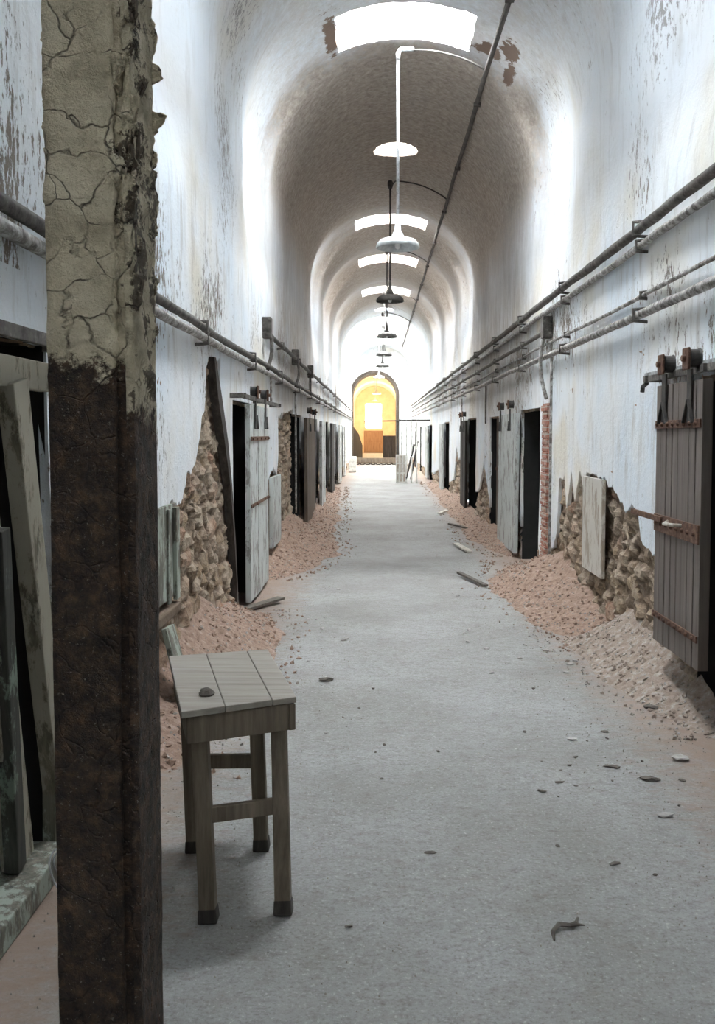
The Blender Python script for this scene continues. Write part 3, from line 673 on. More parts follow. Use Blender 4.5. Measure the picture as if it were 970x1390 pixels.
# ------------------------------------------------------------------ sliding cell doors
def sdoor(side, y0, y1, z0, z1, out, m, label, planks=6, straps=(), hang=True, bolt=None, tilt=(0, 0), th=.05, name='sliding_cell_door', edge=False):
    X = XL if side == 'left' else XR; sg = 1 if side == 'left' else -1
    t = thing(name, (X + sg * out, (y0 + y1) / 2, z0), label, 'door')
    x = X + sg * out; cx = (y0 + y1) / 2
    def P(dx, y, z):       # lean: tilt = (x shift at top, y shift at top)
        k = (z - z0) / (z1 - z0); return (x + sg * dx + sg * tilt[0] * k, y + tilt[1] * k, z)
    def pbox(mb, d0, d1, ya, yb, za, zb):
        vs = [P(d, yv, zv) for zv in (za, zb) for yv in (ya, yb) for d in (d0, d1)]
        mb.add(vs, [(0, 2, 3, 1), (4, 5, 7, 6), (0, 1, 5, 4), (2, 6, 7, 3), (0, 4, 6, 2), (1, 3, 7, 5)])
    mb = MB(); w = (y1 - y0) / planks
    for i in range(planks):
        g = .004; e = random.uniform(0, .02)
        pbox(mb, -th / 2, th / 2 + random.uniform(-.003, .003), y0 + i * w + g, y0 + (i + 1) * w - g, z0 + (e if not edge else 0), z1 - (0 if edge else e * .5))
    pbox(mb, -th / 2, th / 2 - .014, y0 + .006, y1 - .006, z0 + .02, z1 - .012)
    mb.build('plank_panel', m, t, bevel=.003)
    for z, dz in straps:
        mb = MB(); pbox(mb, th / 2, th / 2 + .010, y0 + .01, y1 - .01, z - dz / 2, z + dz / 2)
        so = mb.build('iron_strap', m_rust, t, bevel=.002)
        mb = MB(); k = max(4, planks)
        for i in range(k):
            yy = y0 + .06 + (y1 - y0 - .12) * i / (k - 1); c = P(th / 2 + .012, yy, z)
            mb.tube([c, (c[0] + sg * .012, c[1], c[2])], [.014, .008], 8)
        mb.build('rivets', m_rust, so)
    if hang:
        for k in (0.22, 0.78) if y1 - y0 > .5 else (.5,):
            yy = y0 + (y1 - y0) * k
            mb = MB(); mb.box((x + sg * .03, yy - .035, z1 - .22), (x + sg * .042, yy + .035, z1 + .06))
            # fork foot of the hanger
            for q in (-1, 1): mb.beam((x + sg * .045, yy, z1 - .10), (x + sg * .045, yy + q * .07, z1 - .22), .012, .022, up=(1, 0, 0))
            h = mb.build('hanger_strap', m_iron, t, bevel=.003)
            c = Vector((x + sg * .02, yy, z1 + .115))
            mb = MB(); mb.tube([c - Vector((sg * .03, 0, 0)), c - Vector((sg * .02, 0, 0)), c + Vector((sg * .02, 0, 0)), c + Vector((sg * .03, 0, 0))], [.055, .048, .048, .055], 20)
            wv = mb.build('roller_wheel', m_iron, h)
            mb = MB(); mb.box((c.x + sg * .032, yy - .05, c.z - .06), (c.x + sg * .045, yy + .05, c.z + .055)); mb.tube([(c.x + sg * .03, yy, c.z), (c.x + sg * .065, yy, c.z)], .018, 10)
            mb.build('wheel_bracket', m_rust, h, bevel=.006)
    if bolt:
        zb, ya, yb = bolt
        MB().box((x + sg * .03, ya, zb - .016), (x + sg * .05, yb, zb + .016)).build('latch_bolt', m_rust, t, bevel=.003)
        MB().tube([(x + sg * .04, y0 + .25, zb - .0), (x + sg * .08, y0 + .28, zb), (x + sg * .085, y0 + .4, zb - .005), (x + sg * .04, y0 + .48, zb)], .010, 8).build('pull_handle', m_board, t, smooth=True)
    return t
def rail(side, y0, y1, z, label, out=.07, r=.02):
    X = XL if side == 'left' else XR; sg = 1 if side == 'left' else -1
    t = thing('door_rail', (X + sg * out, y0, z), label, 'rail')
    MB().box((X + sg * (out - .012), y0, z - r), (X + sg * (out + .012), y1, z + r)).build('rail_bar', m_pipedark, t, bevel=.003)
    for y in (y0 + .08, (y0 + y1) / 2, y1 - .08):
        MB().box((X - sg * .01, y - .02, z - .02), (X + sg * (out + .03), y + .02, z + .02)).build('rail_bracket', m_pipedark, t)

# the near plank door
D0 = sdoor('right', 4.62, 5.37, .33, 1.825, .105, m_door, 'tall brown plank cell door hanging on two rollers, nearest the camera', 8, [(1.60, .045), (1.03, .10), (.49, .035)], True, (1.055, 5.2, 5.80), th=.055, edge=True)
rail('right', 3.6, 5.75, 1.885, 'iron rail with whitened top that carries the near plank door', .09)
MB().box((1.685, 3.6, 1.906), (1.77, 5.75, 1.925)).build('whitened_ledge', m_whitepipe, bpy.data.objects['door_rail'])
MB().tube([(1.69, 5.72, 1.86), (1.69, 5.80, 1.845), (1.69, 5.81, 1.81)], .014, 8).build('rail_hook', m_iron, bpy.data.objects['door_rail'])
# others, right side
sdoor('right', 11.2, 12.75, .05, 1.80, .05, m_doorgrey, 'pale grey flaking plank door leaning beside the black doorway', 4, [], True, None, (.0, -.12))
sdoor('right', 13.15, 14.15, .05, 1.78, -.12, m_doorbrown, 'narrow brown board set inside the recess past the leaning grey door', 3, [(1.0, .05)], False, name='recessed_board')
sdoor('right', 17.3, 18.3, .03, 1.80, .06, m_doordark, 'dark brown plank door half across the third doorway', 4, [], True)
sdoor('right', 23.3, 24.5, .03, 1.80, .06, m_doorgrey, 'weathered grey door far down on the plank door side', 4, [], False)
sdoor('right', 30.0, 31.4, .03, 1.80, .06, m_doorgrey, 'distant pale door close to the white grille', 4, [], False)
# left side
sdoor('left', 7.97, 9.28, .03, 1.81, .07, m_doorgrey, 'grey-white flaking plank door slid half over the first doorway', 5, [(1.50, .04), (.9, .03)], True)
rail('left', 7.4, 10.3, 1.86, 'dark rail over the first doorway beyond the stool', .10)
sdoor('left', 14.2, 16.2, .05, 1.80, .10, m_doorbrown, 'brown weathered plank door at the second doorway beyond the post', 5, [], True)
sdoor('left', 18.2, 19.5, .03, 1.80, .09, m_doorgrey, 'slim grey door at the third doorway beyond the post', 4, [], False)
sdoor('left', 22.5, 23.8, .03, 1.80, .09, m_doordark, 'dark door at the fourth doorway beyond the post', 4, [], False)
sdoor('left', 27.4, 28.8, .03, 1.80, .09, m_whitesteel, 'distant white door ahead of the white cabinet', 4, [], False)
sdoor('left', 32.0, 33.2, .03, 1.80, .09, m_whitesteel, 'farthest white door on the cabinet side of the corridor', 4, [], False)

# boards set into the broken masonry
def board(name, p, q, w, th, m, label, cat='board', up=(1, 0, 0), bev=.004):
    t = MB().beam(p, q, w, th, up=up); o = t.build(name, m, loc=Vector(p), bevel=bev); tag(o, label, cat); return o
# pale board right wall
mb = MB(); mb.box((XR - .035, 7.02, .42), (XR - .005, 7.68, 1.19)); tag(mb.build('wall_board', m_board, loc=(XR - .02, 7.35, .42), bevel=.004), 'pale flaking board set upright into the broken stonework', 'board')
# brick jamb
mb = MB(); mb.box((XR - .012, 9.30, .22), (XR + .03, 9.68, 1.86))
for zz in range(23):
    z = .24 + zz * .07; mb.box((XR - .028 + random.uniform(-.006, .006), 9.32 + (zz % 2) * .04, z), (XR, 9.66 - (zz % 2) * .03, z + .058))
bj = mb.build('brick_jamb', m_brick, wr, bevel=.004)
# grey board left
mb = MB(); mb.box((XL - .02, 4.2, .60), (XL + .02, 5.30, 1.14)); mb.box((XL + .02, 5.22, .58), (XL + .045, 5.30, 1.12)); mb.box((XL + .02, 5.06, .58), (XL + .035, 5.12, 1.12))
tag(mb.build('wooden_hatch', m_green, loc=(XL, 4.8, .58), bevel=.004), 'grey-green wooden panel below the plaster edge behind the stool', 'panel')
mb = MB(); mb.box((XL - .02, 4.1, .50), (XL + .05, 5.30, .56)); tag(mb.build('panel_ledge', m_stone, loc=(XL, 4.8, .50), bevel=.01), 'worn stone ledge under the grey-green panel', 'ledge')
board('leaning_board', (-1.00, 4.82, .02), (-1.13, 4.86, .50), .20, .03, m_green, 'broken pale plank leaning against the wall behind the post')
# dark strip standing in for the shade of a cavity in the wall
mb = MB()
pts = [(6.55, 2.10), (6.70, 1.82), (6.98, 1.48), (7.24, 1.12), (7.44, .62), (7.60, .0)]
k0 = 0
ws = [.07, .17, .16, .09, .06, .05]
for (y, z), w_ in zip(pts, ws):
    mb.v += [(XL - .03, y, z), (XL - .03, y + w_, z), (XL + .035, y + w_, z), (XL + .035, y, z)]
for i in range(len(pts) - 1):
    for j in range(4): mb.f.append((i * 4 + j, i * 4 + (j + 1) % 4, i * 4 + 4 + (j + 1) % 4, i * 4 + 4 + j))
mb.f += [(3, 2, 1, 0), tuple(len(pts) * 4 - 4 + j for j in range(4))]
tag(mb.build('cavity_shade_strip', m_doordark, loc=(XL, 6.9, 0)), 'dark strip standing in for the shaded cavity slanting down the broken wall before the first doorway', 'timber')
mb = MB(); mb.box((XL + .0, 10.15, .25), (XL + .045, 11.0, 1.05)); tag(mb.build('pale_slab', m_doorgrey, loc=(XL, 10.6, .25), bevel=.004), 'pale grey board standing past the flaking first door', 'board')

# ------------------------------------------------------------------ rubble banks along the walls (heaps of mortar nobody could count)
def bank(side, tabH, tabW, m, name, label, y0, y1):
    X = XL if side == 'left' else XR; sg = 1 if side == 'left' else -1
    mb = MB(); K = 26; n = int((y1 - y0) / .04)
    for i in range(n + 1):
        y = y0 + (y1 - y0) * i / n; h = interp(tabH, y); w = interp(tabW, y)
        w *= 1 + .25 * nz(y, X, 0, 1.7); h *= 1 + .22 * nz(y, X, 4, 2.1)
        for j in range(K + 1):
            u = j / K; d = -.04 + (w + .04) * u
            z = h * (1 - u) ** 1.25 * (1 + .25 * nz(y * 2, d * 5, 1)) + .018 * fbm(y, d, X, 9) * min(1, 3 * (1 - u)) * min(1, h * 10)
            if j == K: z = -.03
            z -= .02 * u
            mb.v.append((X + sg * d, y, z if h > .001 else -.03))
    for i in range(n):
        for j in range(K): mb.f.append((i * (K + 1) + j, i * (K + 1) + j + 1, (i + 1) * (K + 1) + j + 1, (i + 1) * (K + 1) + j))
    o = mb.build(name, m, loc=(X, (y0 + y1) / 2, 0), smooth=True); tag(o, label, 'rubble', None, 'stuff')
    for mm, share, r0, r1 in ((m_rock, .4, .006, .022), (m_rockpale, .25, .004, .018), (m, .5, .01, .035)):
        lb = MB()
        for q in range(int((y1 - y0) * 260 * share * (1 if y0 < 11 else .35))):
            y = y0 + (y1 - y0) * random.random() ** (1 if y0 < 11 else 1.5); i = min(n - 1, int((y - y0) / (y1 - y0) * n)); j = random.randint(3, K)
            c = Vector(mb.v[i * (K + 1) + j]);
            if c.z < -.01: c = Vector(mb.v[i * (K + 1) + K]); c.x += sg * abs(random.gauss(0, .08)); c.z = .003
            r = random.uniform(r0, r1) * random.uniform(.5, 1); R3 = Matrix.Rotation(random.uniform(0, 6), 3, Vector((random.random(), random.random(), random.random() + .1)).normalized())
            vs = [c + R3 @ Vector((a * r * random.uniform(.5, 1.2), b * r * random.uniform(.5, 1), d * r * random.uniform(.4, .9))) for a, b, d in ((1, 0, 0), (-1, 0, 0), (0, 1, 0), (0, -1, 0), (0, 0, 1), (0, 0, -1))]
            lb.add(vs, [(0, 2, 4), (2, 1, 4), (1, 3, 4), (3, 0, 4), (2, 0, 5), (1, 2, 5), (3, 1, 5), (0, 3, 5)])
        lo = lb.build('loose_lumps', mm, o, recalc=False); lo['kind'] = 'stuff'
    return o
bank('right', [(6.4, .0), (6.9, .13), (7.6, .26), (8.4, .34), (9.2, .36), (9.8, .2), (10.4, .06), (11, 0)], [(6.4, .3), (7.5, .55), (8.6, .72), (9.3, .7), (10.2, .5), (11, .3)], m_dust, 'rubble_heap', 'orange-pink mortar rubble heaped under the pale board and brick jamb', 6.4, 11.0)
bank('right', [(4.55, 0), (4.9, .14), (5.4, .26), (6.0, .30), (6.6, .27), (6.95, 0)], [(4.55, .15), (5.2, .32), (6, .42), (7, .5)], m_paledust, 'rubble_heap', 'pale dusty rubble slope at the foot of the near plank door', 4.55, 6.95)
bank('right', [(11.3, .0), (12, .12), (14, .16), (16, .1), (18, .2), (20.5, .22), (22, .1), (25, .15), (28, .05), (29, 0)], [(11.3, .2), (13, .5), (18, .45), (29, .3)], m_dust, 'rubble_heap', 'low rubble line beyond the leaning grey door', 11.3, 29.0)
bank('left', [(3.9, .0), (4.4, .16), (5.0, .26), (5.8, .36), (6.6, .34), (7.2, .2), (7.6, .1), (7.9, 0)], [(3.9, .35), (4.8, .45), (5.8, .55), (7.0, .55), (7.9, .3)], m_dust, 'rubble_heap', 'pinkish rubble heap behind the stool below the bared stonework', 3.9, 7.9)
bank('left', [(9.4, .0), (10.2, .2), (11.2, .38), (12.6, .42), (13.6, .25), (15.5, .25), (17.0, .28), (18, .1), (20, .12), (24, .1), (26, 0)], [(9.4, .25), (10.5, .6), (12, .78), (14, .6), (17, .6), (22, .4), (26, .3)], m_dust, 'rubble_heap', 'pinkish rubble bank past the flaking first door', 9.4, 26.0)

# ------------------------------------------------------------------ the stool
def cyr(p, r): return p
t = thing('wooden_stool', (-.48, 3.07, 0), 'plain square wooden stool with weathered grey top, standing by the post', 'stool')
TZ = .69
FL, FR, BRt, BLt = (-.602, 2.748), (-.258, 2.925), (-.430, 3.575), (-.800, 3.447)
TH = .022
def lerp2(a, b, k): return (a[0] + (b[0] - a[0]) * k, a[1] + (b[1] - a[1]) * k)
for k0, k1, nm in ((0.0, .37, 0), (.37, .78, 1), (.78, 1.0, 2)):
    g = .0015; a, b = lerp2(FL, FR, k0 + g * 2), lerp2(FL, FR, k1 - g * 2); c, d = lerp2(BLt, BRt, k1 - g * 2), lerp2(BLt, BRt, k0 + g * 2)
    mb = MB(); mb.add([(*p, TZ - TH) for p in (a, b, c, d)] + [(*p, TZ - .001 * nm) for p in (a, b, c, d)], [(3, 2, 1, 0), (4, 5, 6, 7), (0, 1, 5, 4), (1, 2, 6, 5), (2, 3, 7, 6), (3, 0, 4, 7)])
    mb.build('seat_board', m_stooltop, t, bevel=.003)
legs = {'FL': ((-.53, 2.80, 0), (-.562, 2.835, TZ - TH)), 'FR': ((-.297, 2.85, 0), (-.322, 2.955, TZ - TH)), 'BR': ((-.425, 3.30, 0), (-.446, 3.30, TZ - TH)), 'BL': ((-.672, 3.28, 0), (-.70, 3.30, TZ - TH))}
for k, (p, q) in legs.items():
    lg = MB().beam(p, q, .052, .05, up=(0, 1, 0), w2=.050, t2=.05).build('leg', m_stool, t, bevel=.004)
    lo = Vector(p); hi = lo.lerp(Vector(q), .07)
    MB().beam(lo, hi, .062, .060, up=(0, 1, 0), w2=.056, t2=.054).build('leg_foot', m_doordark, lg, bevel=.006)
def at_leg(k, z):
    p, q = Vector(legs[k][0]), Vector(legs[k][1]); return p.lerp(q, z / (TZ - TH))
def apron(a, b, z, ext=.03, hgt=.085, off=0):
    A, B = at_leg(a, z), at_leg(b, z); d = (B - A).normalized()
    n = Vector((d.y, -d.x, 0)) * off
    return MB().beam(A - d * ext + n, B + d * ext + n, .022, hgt)
apron('FL', 'FR', TZ - TH - .045, .035, .088, .034).build('apron', m_stool, t, bevel=.003)
apron('FR', 'BR', TZ - TH - .045, .05, .086, .034).build('apron', m_stool, t, bevel=.003)
apron('BR', 'BL', TZ - TH - .045, .03, .086, .034).build('apron', m_stool, t, bevel=.003)
apron('BL', 'FL', TZ - TH - .045, .05, .086, .034).build('apron', m_stool, t, bevel=.003)
apron('FL', 'FR', .335, .0, .052).build('stretcher', m_stool, t, bevel=.003)
apron('BR', 'BL', .335, .0, .052).build('stretcher', m_stool, t, bevel=.003)
st = apron('FR', 'BR', .25, .0, .045) if False else None
mb = MB(); mb.lathe((-.555, 2.93, TZ - .001), [(.001, .0), (.024, .0), (.028, .008), (.018, .02), (.006, .026), (.001, .026)], 12)
o = mb.build('stone_chip', m_splinter, loc=(-.555, 2.93, TZ)); tag(o, 'small dark lump lying on the stool top', 'debris')
for v in o.data.vertices: v.co += Vector((nz(v.co.x * 60, v.co.y * 60, 1), nz(v.co.x * 60, v.co.y * 60, 5), 0)) * .008

# ------------------------------------------------------------------ foreground post
PX0, PX1, PY = -.468, -.316, 1.30
t = thing('steel_post', (-.39, PY, 0), 'tall post with flaking tan paint above and dark rust below, in the foreground', 'post')
def lumpy(x0, x1, y0, y1, z0, z1, amp, step=.009, seed=0, faces='FRLB'):
    """box column skin with lumpy old paint"""
    mb = MB(); per = []
    def seg(a, b):
        n = max(1, int(math.hypot(b[0] - a[0], b[1] - a[1]) / step)); return [(a[0] + (b[0] - a[0]) * i / n, a[1] + (b[1] - a[1]) * i / n) for i in range(n)]
    cs = [(x0, y0), (x1, y0), (x1, y1), (x0, y1)]
    for i in range(4): per += [(p, ((0, -1), (1, 0), (0, 1), (-1, 0))[i]) for p in seg(cs[i], cs[(i + 1) % 4])]
    nz_ = []; z = z0
    while z < z1: nz_.append(z); z += .009 if .6 < z < 2.4 else .05
    nz_.append(z1); n = len(per)
    for z in nz_:
        for (x, y), (nx_, ny_) in per:
            f = fbm(x, y + seed, z, 16); g = max(0, fbm(x, y + seed, z * .8, 34))
            k = 1.0 if z > 1.64 + .06 * nz(x, seed, z, 20) else .35
            d = amp * (f * .8 + g * .9) * k
            mb.v.append((x + nx_ * d, y + ny_ * d, z))
    for i in range(len(nz_) - 1):
        for j in range(n): mb.f.append((i * n + j, i * n + (j + 1) % n, (i + 1) * n + (j + 1) % n, (i + 1) * n + j))
    return mb
lumpy(-.471, -.374, PY, PY + .12, 0, 5.5, .007).build('front_flange', m_post, t, smooth=True)
lumpy(-.376, -.352, PY + .010, PY + .12, 0, 5.5, .009, seed=4).build('web_plate', m_post, t, smooth=True)
lumpy(-.359, -.348, PY + .002, PY + .135, 0, 5.5, .010, seed=9).build('side_flange', m_post, t, smooth=True)
# curled paint flakes hanging from the edge
random.seed(21)
def flake(x, y, z, w, h, tw):
    mb = MB(); n, k = 6, 5
    for i in range(n + 1):
        for j in range(k + 1):
            u, v = i / n, j / k; ww = w * (1 - .35 * abs(2 * u - 1) ** 3) * (1 + .9 * nz(u * 3.1, z * 19, 1))
            a = tw * v
            mb.v.append((x + ww * v * math.cos(a), y - ww * v * math.sin(a), z + h * (u - .5) * (1 - .3 * v)))
    for i in range(n):
        for j in range(k): mb.f.append((i * (k + 1) + j, i * (k + 1) + j + 1, (i + 1) * (k + 1) + j + 1, (i + 1) * (k + 1) + j))
    o = mb.build('paint_flake', m_post, t, smooth=True, recalc=False); s = o.modifiers.new('s', 'SOLIDIFY'); s.thickness = .003
for z, w, h in ((2.106, .016, .034), (2.03, .018, .038), (2.16, .008, .06), (1.975, .007, .03), (1.95, .006, .02), (1.90, .007, .04), (1.865, .006, .02), (1.78, .005, .03), (1.71, .005, .02)):
    flake(-.3475, PY + .125, z, w, h, random.uniform(.1, .5))
for i in range(26):
    z = random.uniform(1.66, 2.2); flake(random.choice((-.372, -.347, -.36, -.34, -.352)), PY - .001, z, random.uniform(.006, .014), random.uniform(.02, .05), random.uniform(.3, 1.0))
for i in range(12):
    z = random.uniform(1.95, 2.2); o = flake(-.4685, PY + .004, z, -random.uniform(.003, .007), random.uniform(.012, .03), -.3)

# ------------------------------------------------------------------ foreground left: old doorway timbers
rail('left', 1.6, 3.38, 1.865, 'dark rail over the doorway behind the post', .08, .022)
sd = thing('doorway_frame', (XL, 3.3, 0), 'flaking green and tan timber frame of the doorway behind the post', 'door frame')
MB().beam((XL + .03, 3.27, .09), (XL + .02, 2.93, 1.72), .10, .06, up=(1, 0, 0), w2=.125).build('slanting_jamb', m_tan, sd, bevel=.004)
MB().beam((XL - .02, 3.02, .0), (XL - .03, 2.70, 1.78), .16, .05, up=(1, 0, 0), w2=.16).build('inner_jamb', m_tan, sd, bevel=.004)
MB().beam((XL + .02, 3.22, .05), (XL + .03, 3.22, .95), .07, .05, up=(1, 0, 0)).build('green_post', m_green, sd, bevel=.004)
MB().beam((XL + .0, 2.93, .1), (XL + .02, 2.80, 1.25), .07, .05, up=(1, 0, 0)).build('edge_strip', m_greendark, sd, bevel=.004)
MB().box((XL - .45, 2.2, 0), (XL + .10, 3.16, .09)).build('sill', m_green, sd, bevel=.008)
MB().box((XL - .03, 2.2, 1.70), (XL + .03, 3.3, 1.80)).build('head_board', m_tan, sd, bevel=.004)
wc = thing('wire_coil', (-1.1, 2.95, .09), 'loop of thin pale wire hanging off the green sill', 'wire')
for k, (dy, r) in enumerate(((0, .09), (.03, .07))):
    MB().tube([(-1.07 + .02 * math.sin(a * 2), 2.98 + dy + r * .6 * math.cos(a), .06 + r * math.sin(a)) for a in [i * 2 * PI / 20 for i in range(17)]], .0035, 6).build('wire_loop', m_whitepipe, wc, smooth=True)

# ------------------------------------------------------------------ far objects
t = thing('grille_gate', (.8, 28.5, 0), 'tall white barred gate standing open beyond the last doors', 'gate')
for x in (.80, .96, 1.12, 1.28): MB().tube([(x, 28.5, 0), (x, 28.5, 1.95)], .028, 8).build('gate_bar', m_whitesteel, t)
MB().tube([(.70, 28.5, 1.95), (1.7, 28.5, 1.95)], .03, 8).build('top_rail', m_iron, t)
MB().tube([(.95, 28.5, 0.1), (1.2, 28.5, 1.2)], .03, 8).build('brace', m_iron, t)
MB().tube([(1.10, 28.6, 0.1), (1.32, 28.6, 1.3)], .03, 8).build('brace', m_iron, t)
MB().box((.66, 28.48, 0), (.70, 28.54, 1.95)).build('gate_stile', m_iron, t)
t = tag(MB().tube([(-.36, 28.5, 1.92), (.70, 28.5, 1.94)], .02, 8).build('cross_bar', m_iron, loc=(.2, 28.5, 1.92)), 'thin dark bar spanning the corridor at the top of the white gate', 'bar')
t = thing('wire_crate', (.74, 28.2, 0), 'white barred crate on the floor at the foot of the white gate', 'crate')
for z in (.02, .3, .6, .86):
    MB().box((.62, 28.05, z), (.92, 28.09, z + .03)).build('crate_slat', m_whitesteel, t)
for x in (.62, .72, .82, .90): MB().box((x, 28.04, 0), (x + .03, 28.10, .88)).build('crate_bar', m_whitesteel, t)
MB().box((.62, 28.10, 0.01), (.93, 28.40, .86)).build('crate_body', m_board, t)
t = thing('white_cabinet', (-.93, 36, 0), 'low white cabinet on the floor against the wall before the archway', 'cabinet')
MB().box((-1.08, 35.8, .0), (-.77, 36.2, .62)).build('cabinet_body', m_whitesteel, t, bevel=.01)
for z in (.05, .25, .44): MB().box((-1.06, 35.77, z), (-.79, 35.8, z + .15)).build('drawer', m_whitesteel, t, bevel=.005)
t = thing('low_barrier', (-.05, 44.4, 0), 'low dark scalloped barrier across the foot of the end archway', 'barrier')
mb = MB()
for i in range(8):
    x = -1.05 + i * .26; mb.tube([(x, 44.4, .10), (x + .06, 44.4, .02), (x + .20, 44.4, .02), (x + .26, 44.4, .10)], .03, 6)
mb.build('scalloped_edge', m_iron, t); MB().box((-1.1, 44.3, .10), (1.08, 44.6, .34)).build('barrier_top', m_doorbrown, t, bevel=.02)
t = thing('dark_cabinet', (.95, 48.5, 0), 'tall dark cabinet against the ochre passage wall with pale knob', 'cabinet')
MB().box((.38, 48.2, 0), (1.30, 48.9, 1.42)).build('cabinet_body', m_doordark, t, bevel=.02)
MB().box((.46, 48.17, .05), (.84, 48.2, 1.36)).build('cabinet_door', m_doordark, t, bevel=.01); MB().box((.88, 48.17, .05), (1.26, 48.2, 1.36)).build('cabinet_door', m_doordark, t, bevel=.01)
t = thing('open_gate_leaf', (-1.15, 47.5, 0), 'dark gate leaf swung open at the archway side of the ochre passage', 'gate')
MB().add([(-1.22, 46.2, 0), (-.72, 48.6, 0), (-.72, 48.6, .9), (-.9, 47.9, 1.5), (-1.22, 46.2, 2.0), (-1.27, 46.22, 0), (-.77, 48.62, 0), (-.77, 48.62, .9), (-.95, 47.92, 1.5), (-1.27, 46.22, 2.0)],
         [(0, 1, 2, 3, 4), (9, 8, 7, 6, 5), (0, 5, 6, 1), (1, 6, 7, 2), (2, 7, 8, 3), (3, 8, 9, 4), (4, 9, 5, 0)]).build('gate_panel', m_doordark, t)

# ------------------------------------------------------------------ loose pieces on the floor
def chip(x, y, r, m, name, label, cat, flat=.5, elong=1.0, rot=0, grp=None):
    bm = bmesh.new(); bmesh.ops.create_icosphere(bm, subdivisions=2 if r > .02 else 1, radius=1.0)
    sd_ = random.uniform(0, 99); cr, sr = math.cos(rot), math.sin(rot)
    for v in bm.verts:
        k = 1 + .75 * noise.noise(v.co * 1.9 + Vector((sd_, 0, 0))) + .3 * noise.noise(v.co * 5 + Vector((sd_, 0, 0))); q = v.co * k
        a, b = q.x * r * elong, q.y * r; v.co = Vector((a * cr - b * sr, a * sr + b * cr, max(q.z, -.55) * r * flat))
    me = bpy.data.meshes.new(name); bm.to_mesh(me); bm.free(); me.materials.append(m)
    o = bpy.data.objects.new(name, me); C.objects.link(o); o.location = (x, y, .45 * r * flat + .004)
    tag(o, label, cat, grp); return o
chips = [  # pixel-measured floor spots, radius, material, elongation, label
 (-.306, 5.60, .045, m_splinter, 1.8, 'dark lump of debris on the floor just past the stool'),
 (.99, 4.53, .030, m_rockpale, 1.5, 'pale plaster chip lying alone mid floor before the plank door'),
 (1.45, 4.27, .045, m_rockpale, 1.6, 'pale stone lump at the floor edge nearest the plank door'),
 (1.55, 5.06, .05, m_splinter, 1.7, 'dark broken piece at the foot of the plank door rubble'),
 (1.22, 4.0, .035, m_splinter, 2.0, 'dark flat flake in the scatter before the plank door'),
 (1.10, 4.15, .03, m_splinter, 2.4, 'dark sliver in the scatter on the open floor'),
 (1.17, 3.62, .03, m_rockpale, 1.7, 'thin pale flake on the floor nearer the camera than the scatter'),
 (.72, 3.86, .018, m_splinter, 2.0, 'small brown chip in the middle of the floor'),
 (.20, 3.27, .018, m_splinter, 2.2, 'reddish brown sliver on the floor in front of the stool'),
 (.86, 3.20, .020, m_splinter, 2.2, 'short dark scrap on the foreground floor beyond the curled twig'),
 (1.55, 6.2, .05, m_rock, 1.4, 'brown stone on the slope under the pale board'),
]
for x, y, r, m, e, lb in chips: chip(x, y, r * .62, m, 'debris_chip', lb, 'debris', .4, e, random.uniform(-.5, .5))
o = MB().tube([(.545, 2.70, .006), (.55, 2.74, .012), (.575, 2.775, .016), (.61, 2.775, .012), (.63, 2.79, .010), (.645, 2.83, .006)], [.004, .008, .009, .007, .008, .003], 7, jit=.4)
o.tube([(.61, 2.775, .012), (.635, 2.765, .02), (.655, 2.78, .01)], [.006, .004, .002], 6)
tag(o.build('twig', m_splinter, loc=(.6, 2.76, 0)), 'curled dark twig on the bare foreground floor', 'twig')
random.seed(5)
def scatter(n, x0, x1, y0, y1, r0, r1, m, name, label, cat, grp):
    for i in range(n):
        x, y = random.uniform(x0, x1), random.uniform(y0, y1); r = random.uniform(r0, r1)
        chip(x, y, r, m, name, label, cat, random.uniform(.3, .7), random.uniform(1, 2), random.uniform(0, 3), grp)
scatter(24, .6, 1.5, 5.6, 9.5, .007, .018, m_rockpale, 'plaster_chip', 'small pale plaster chip fallen beside the plank door side rubble', 'chip', 'plaster chips along the plank door side')
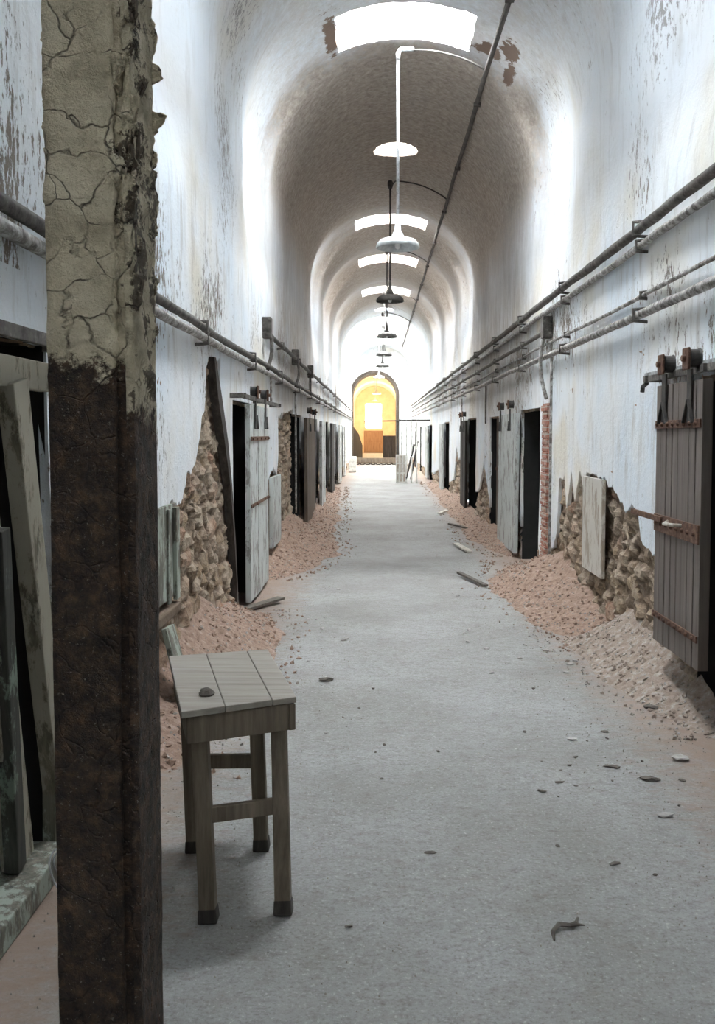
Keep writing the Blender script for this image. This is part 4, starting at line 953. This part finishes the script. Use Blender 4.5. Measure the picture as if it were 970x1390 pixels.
scatter(20, -.75, -.2, 4.6, 9.0, .007, .018, m_rockpale, 'plaster_chip', 'small pale plaster chip fallen behind the stool', 'chip', 'plaster chips behind the stool')
scatter(16, -.2, 1.4, 2.6, 5.5, .004, .011, m_splinter, 'dark_fleck', 'tiny dark fleck of debris on the bare foreground floor', 'debris', 'dark flecks on the foreground floor')
scatter(14, .75, 1.4, 3.9, 4.7, .006, .014, m_splinter, 'dark_flake', 'dark flake in the scatter before the plank door', 'debris', 'dark flakes before the plank door')
def plank(x, y, L, a, w, m, lb):
    d = Vector((math.cos(a), math.sin(a), 0)) * L / 2; c = Vector((x, y, .025))
    o = MB().beam(c - d, c + d + Vector((0, 0, .02)), w, .022).build('fallen_batten', m, loc=c, bevel=.002); tag(o, lb, 'wood')
plank(1.0, 9.4, .75, 1.85, .05, m_splinter, 'dark batten lying on the floor before the black doorway')
plank(1.15, 12.0, .7, 1.75, .08, m_board, 'pale batten on the floor by the leaning grey door')
plank(1.35, 14.8, .6, 2.0, .06, m_splinter, 'dark batten on the floor past the narrow brown board')
plank(1.3, 17.5, .5, 1.2, .07, m_board, 'farthest pale batten on the floor by the third doorway')
plank(-1.0, 8.0, .5, 1.0, .09, m_splinter, 'dark short batten on the floor under the flaking first door')
# grit too fine to count
random.seed(11)
mb = MB()
for i in range(5200):
    y = random.uniform(2.3, 14); k = random.random()
    x = random.uniform(XL + .05, XR - .05) if k < .35 else (XL + .1 + abs(random.gauss(0, .45)) if k < .65 else XR - .1 - abs(random.gauss(0, .5)))
    if not XL < x < XR: continue
    r = random.uniform(.001, .0045); a = random.uniform(0, 6)
    z = .004 + .010 * fbm(x, y, 0, .9)
    mb.add([(x + r * math.cos(a), y + r * math.sin(a), z - .003), (x + r * math.cos(a + 2.1), y + r * math.sin(a + 2.1), z - .003), (x + r * math.cos(a + 4.2), y + r * math.sin(a + 4.2), z - .003), (x, y, z + r * .8)], [(0, 1, 3), (1, 2, 3), (2, 0, 3)])
tag(mb.build('floor_grit', m_rock, recalc=False), 'fine grit and crumbs strewn over the concrete floor', 'grit', None, 'stuff')
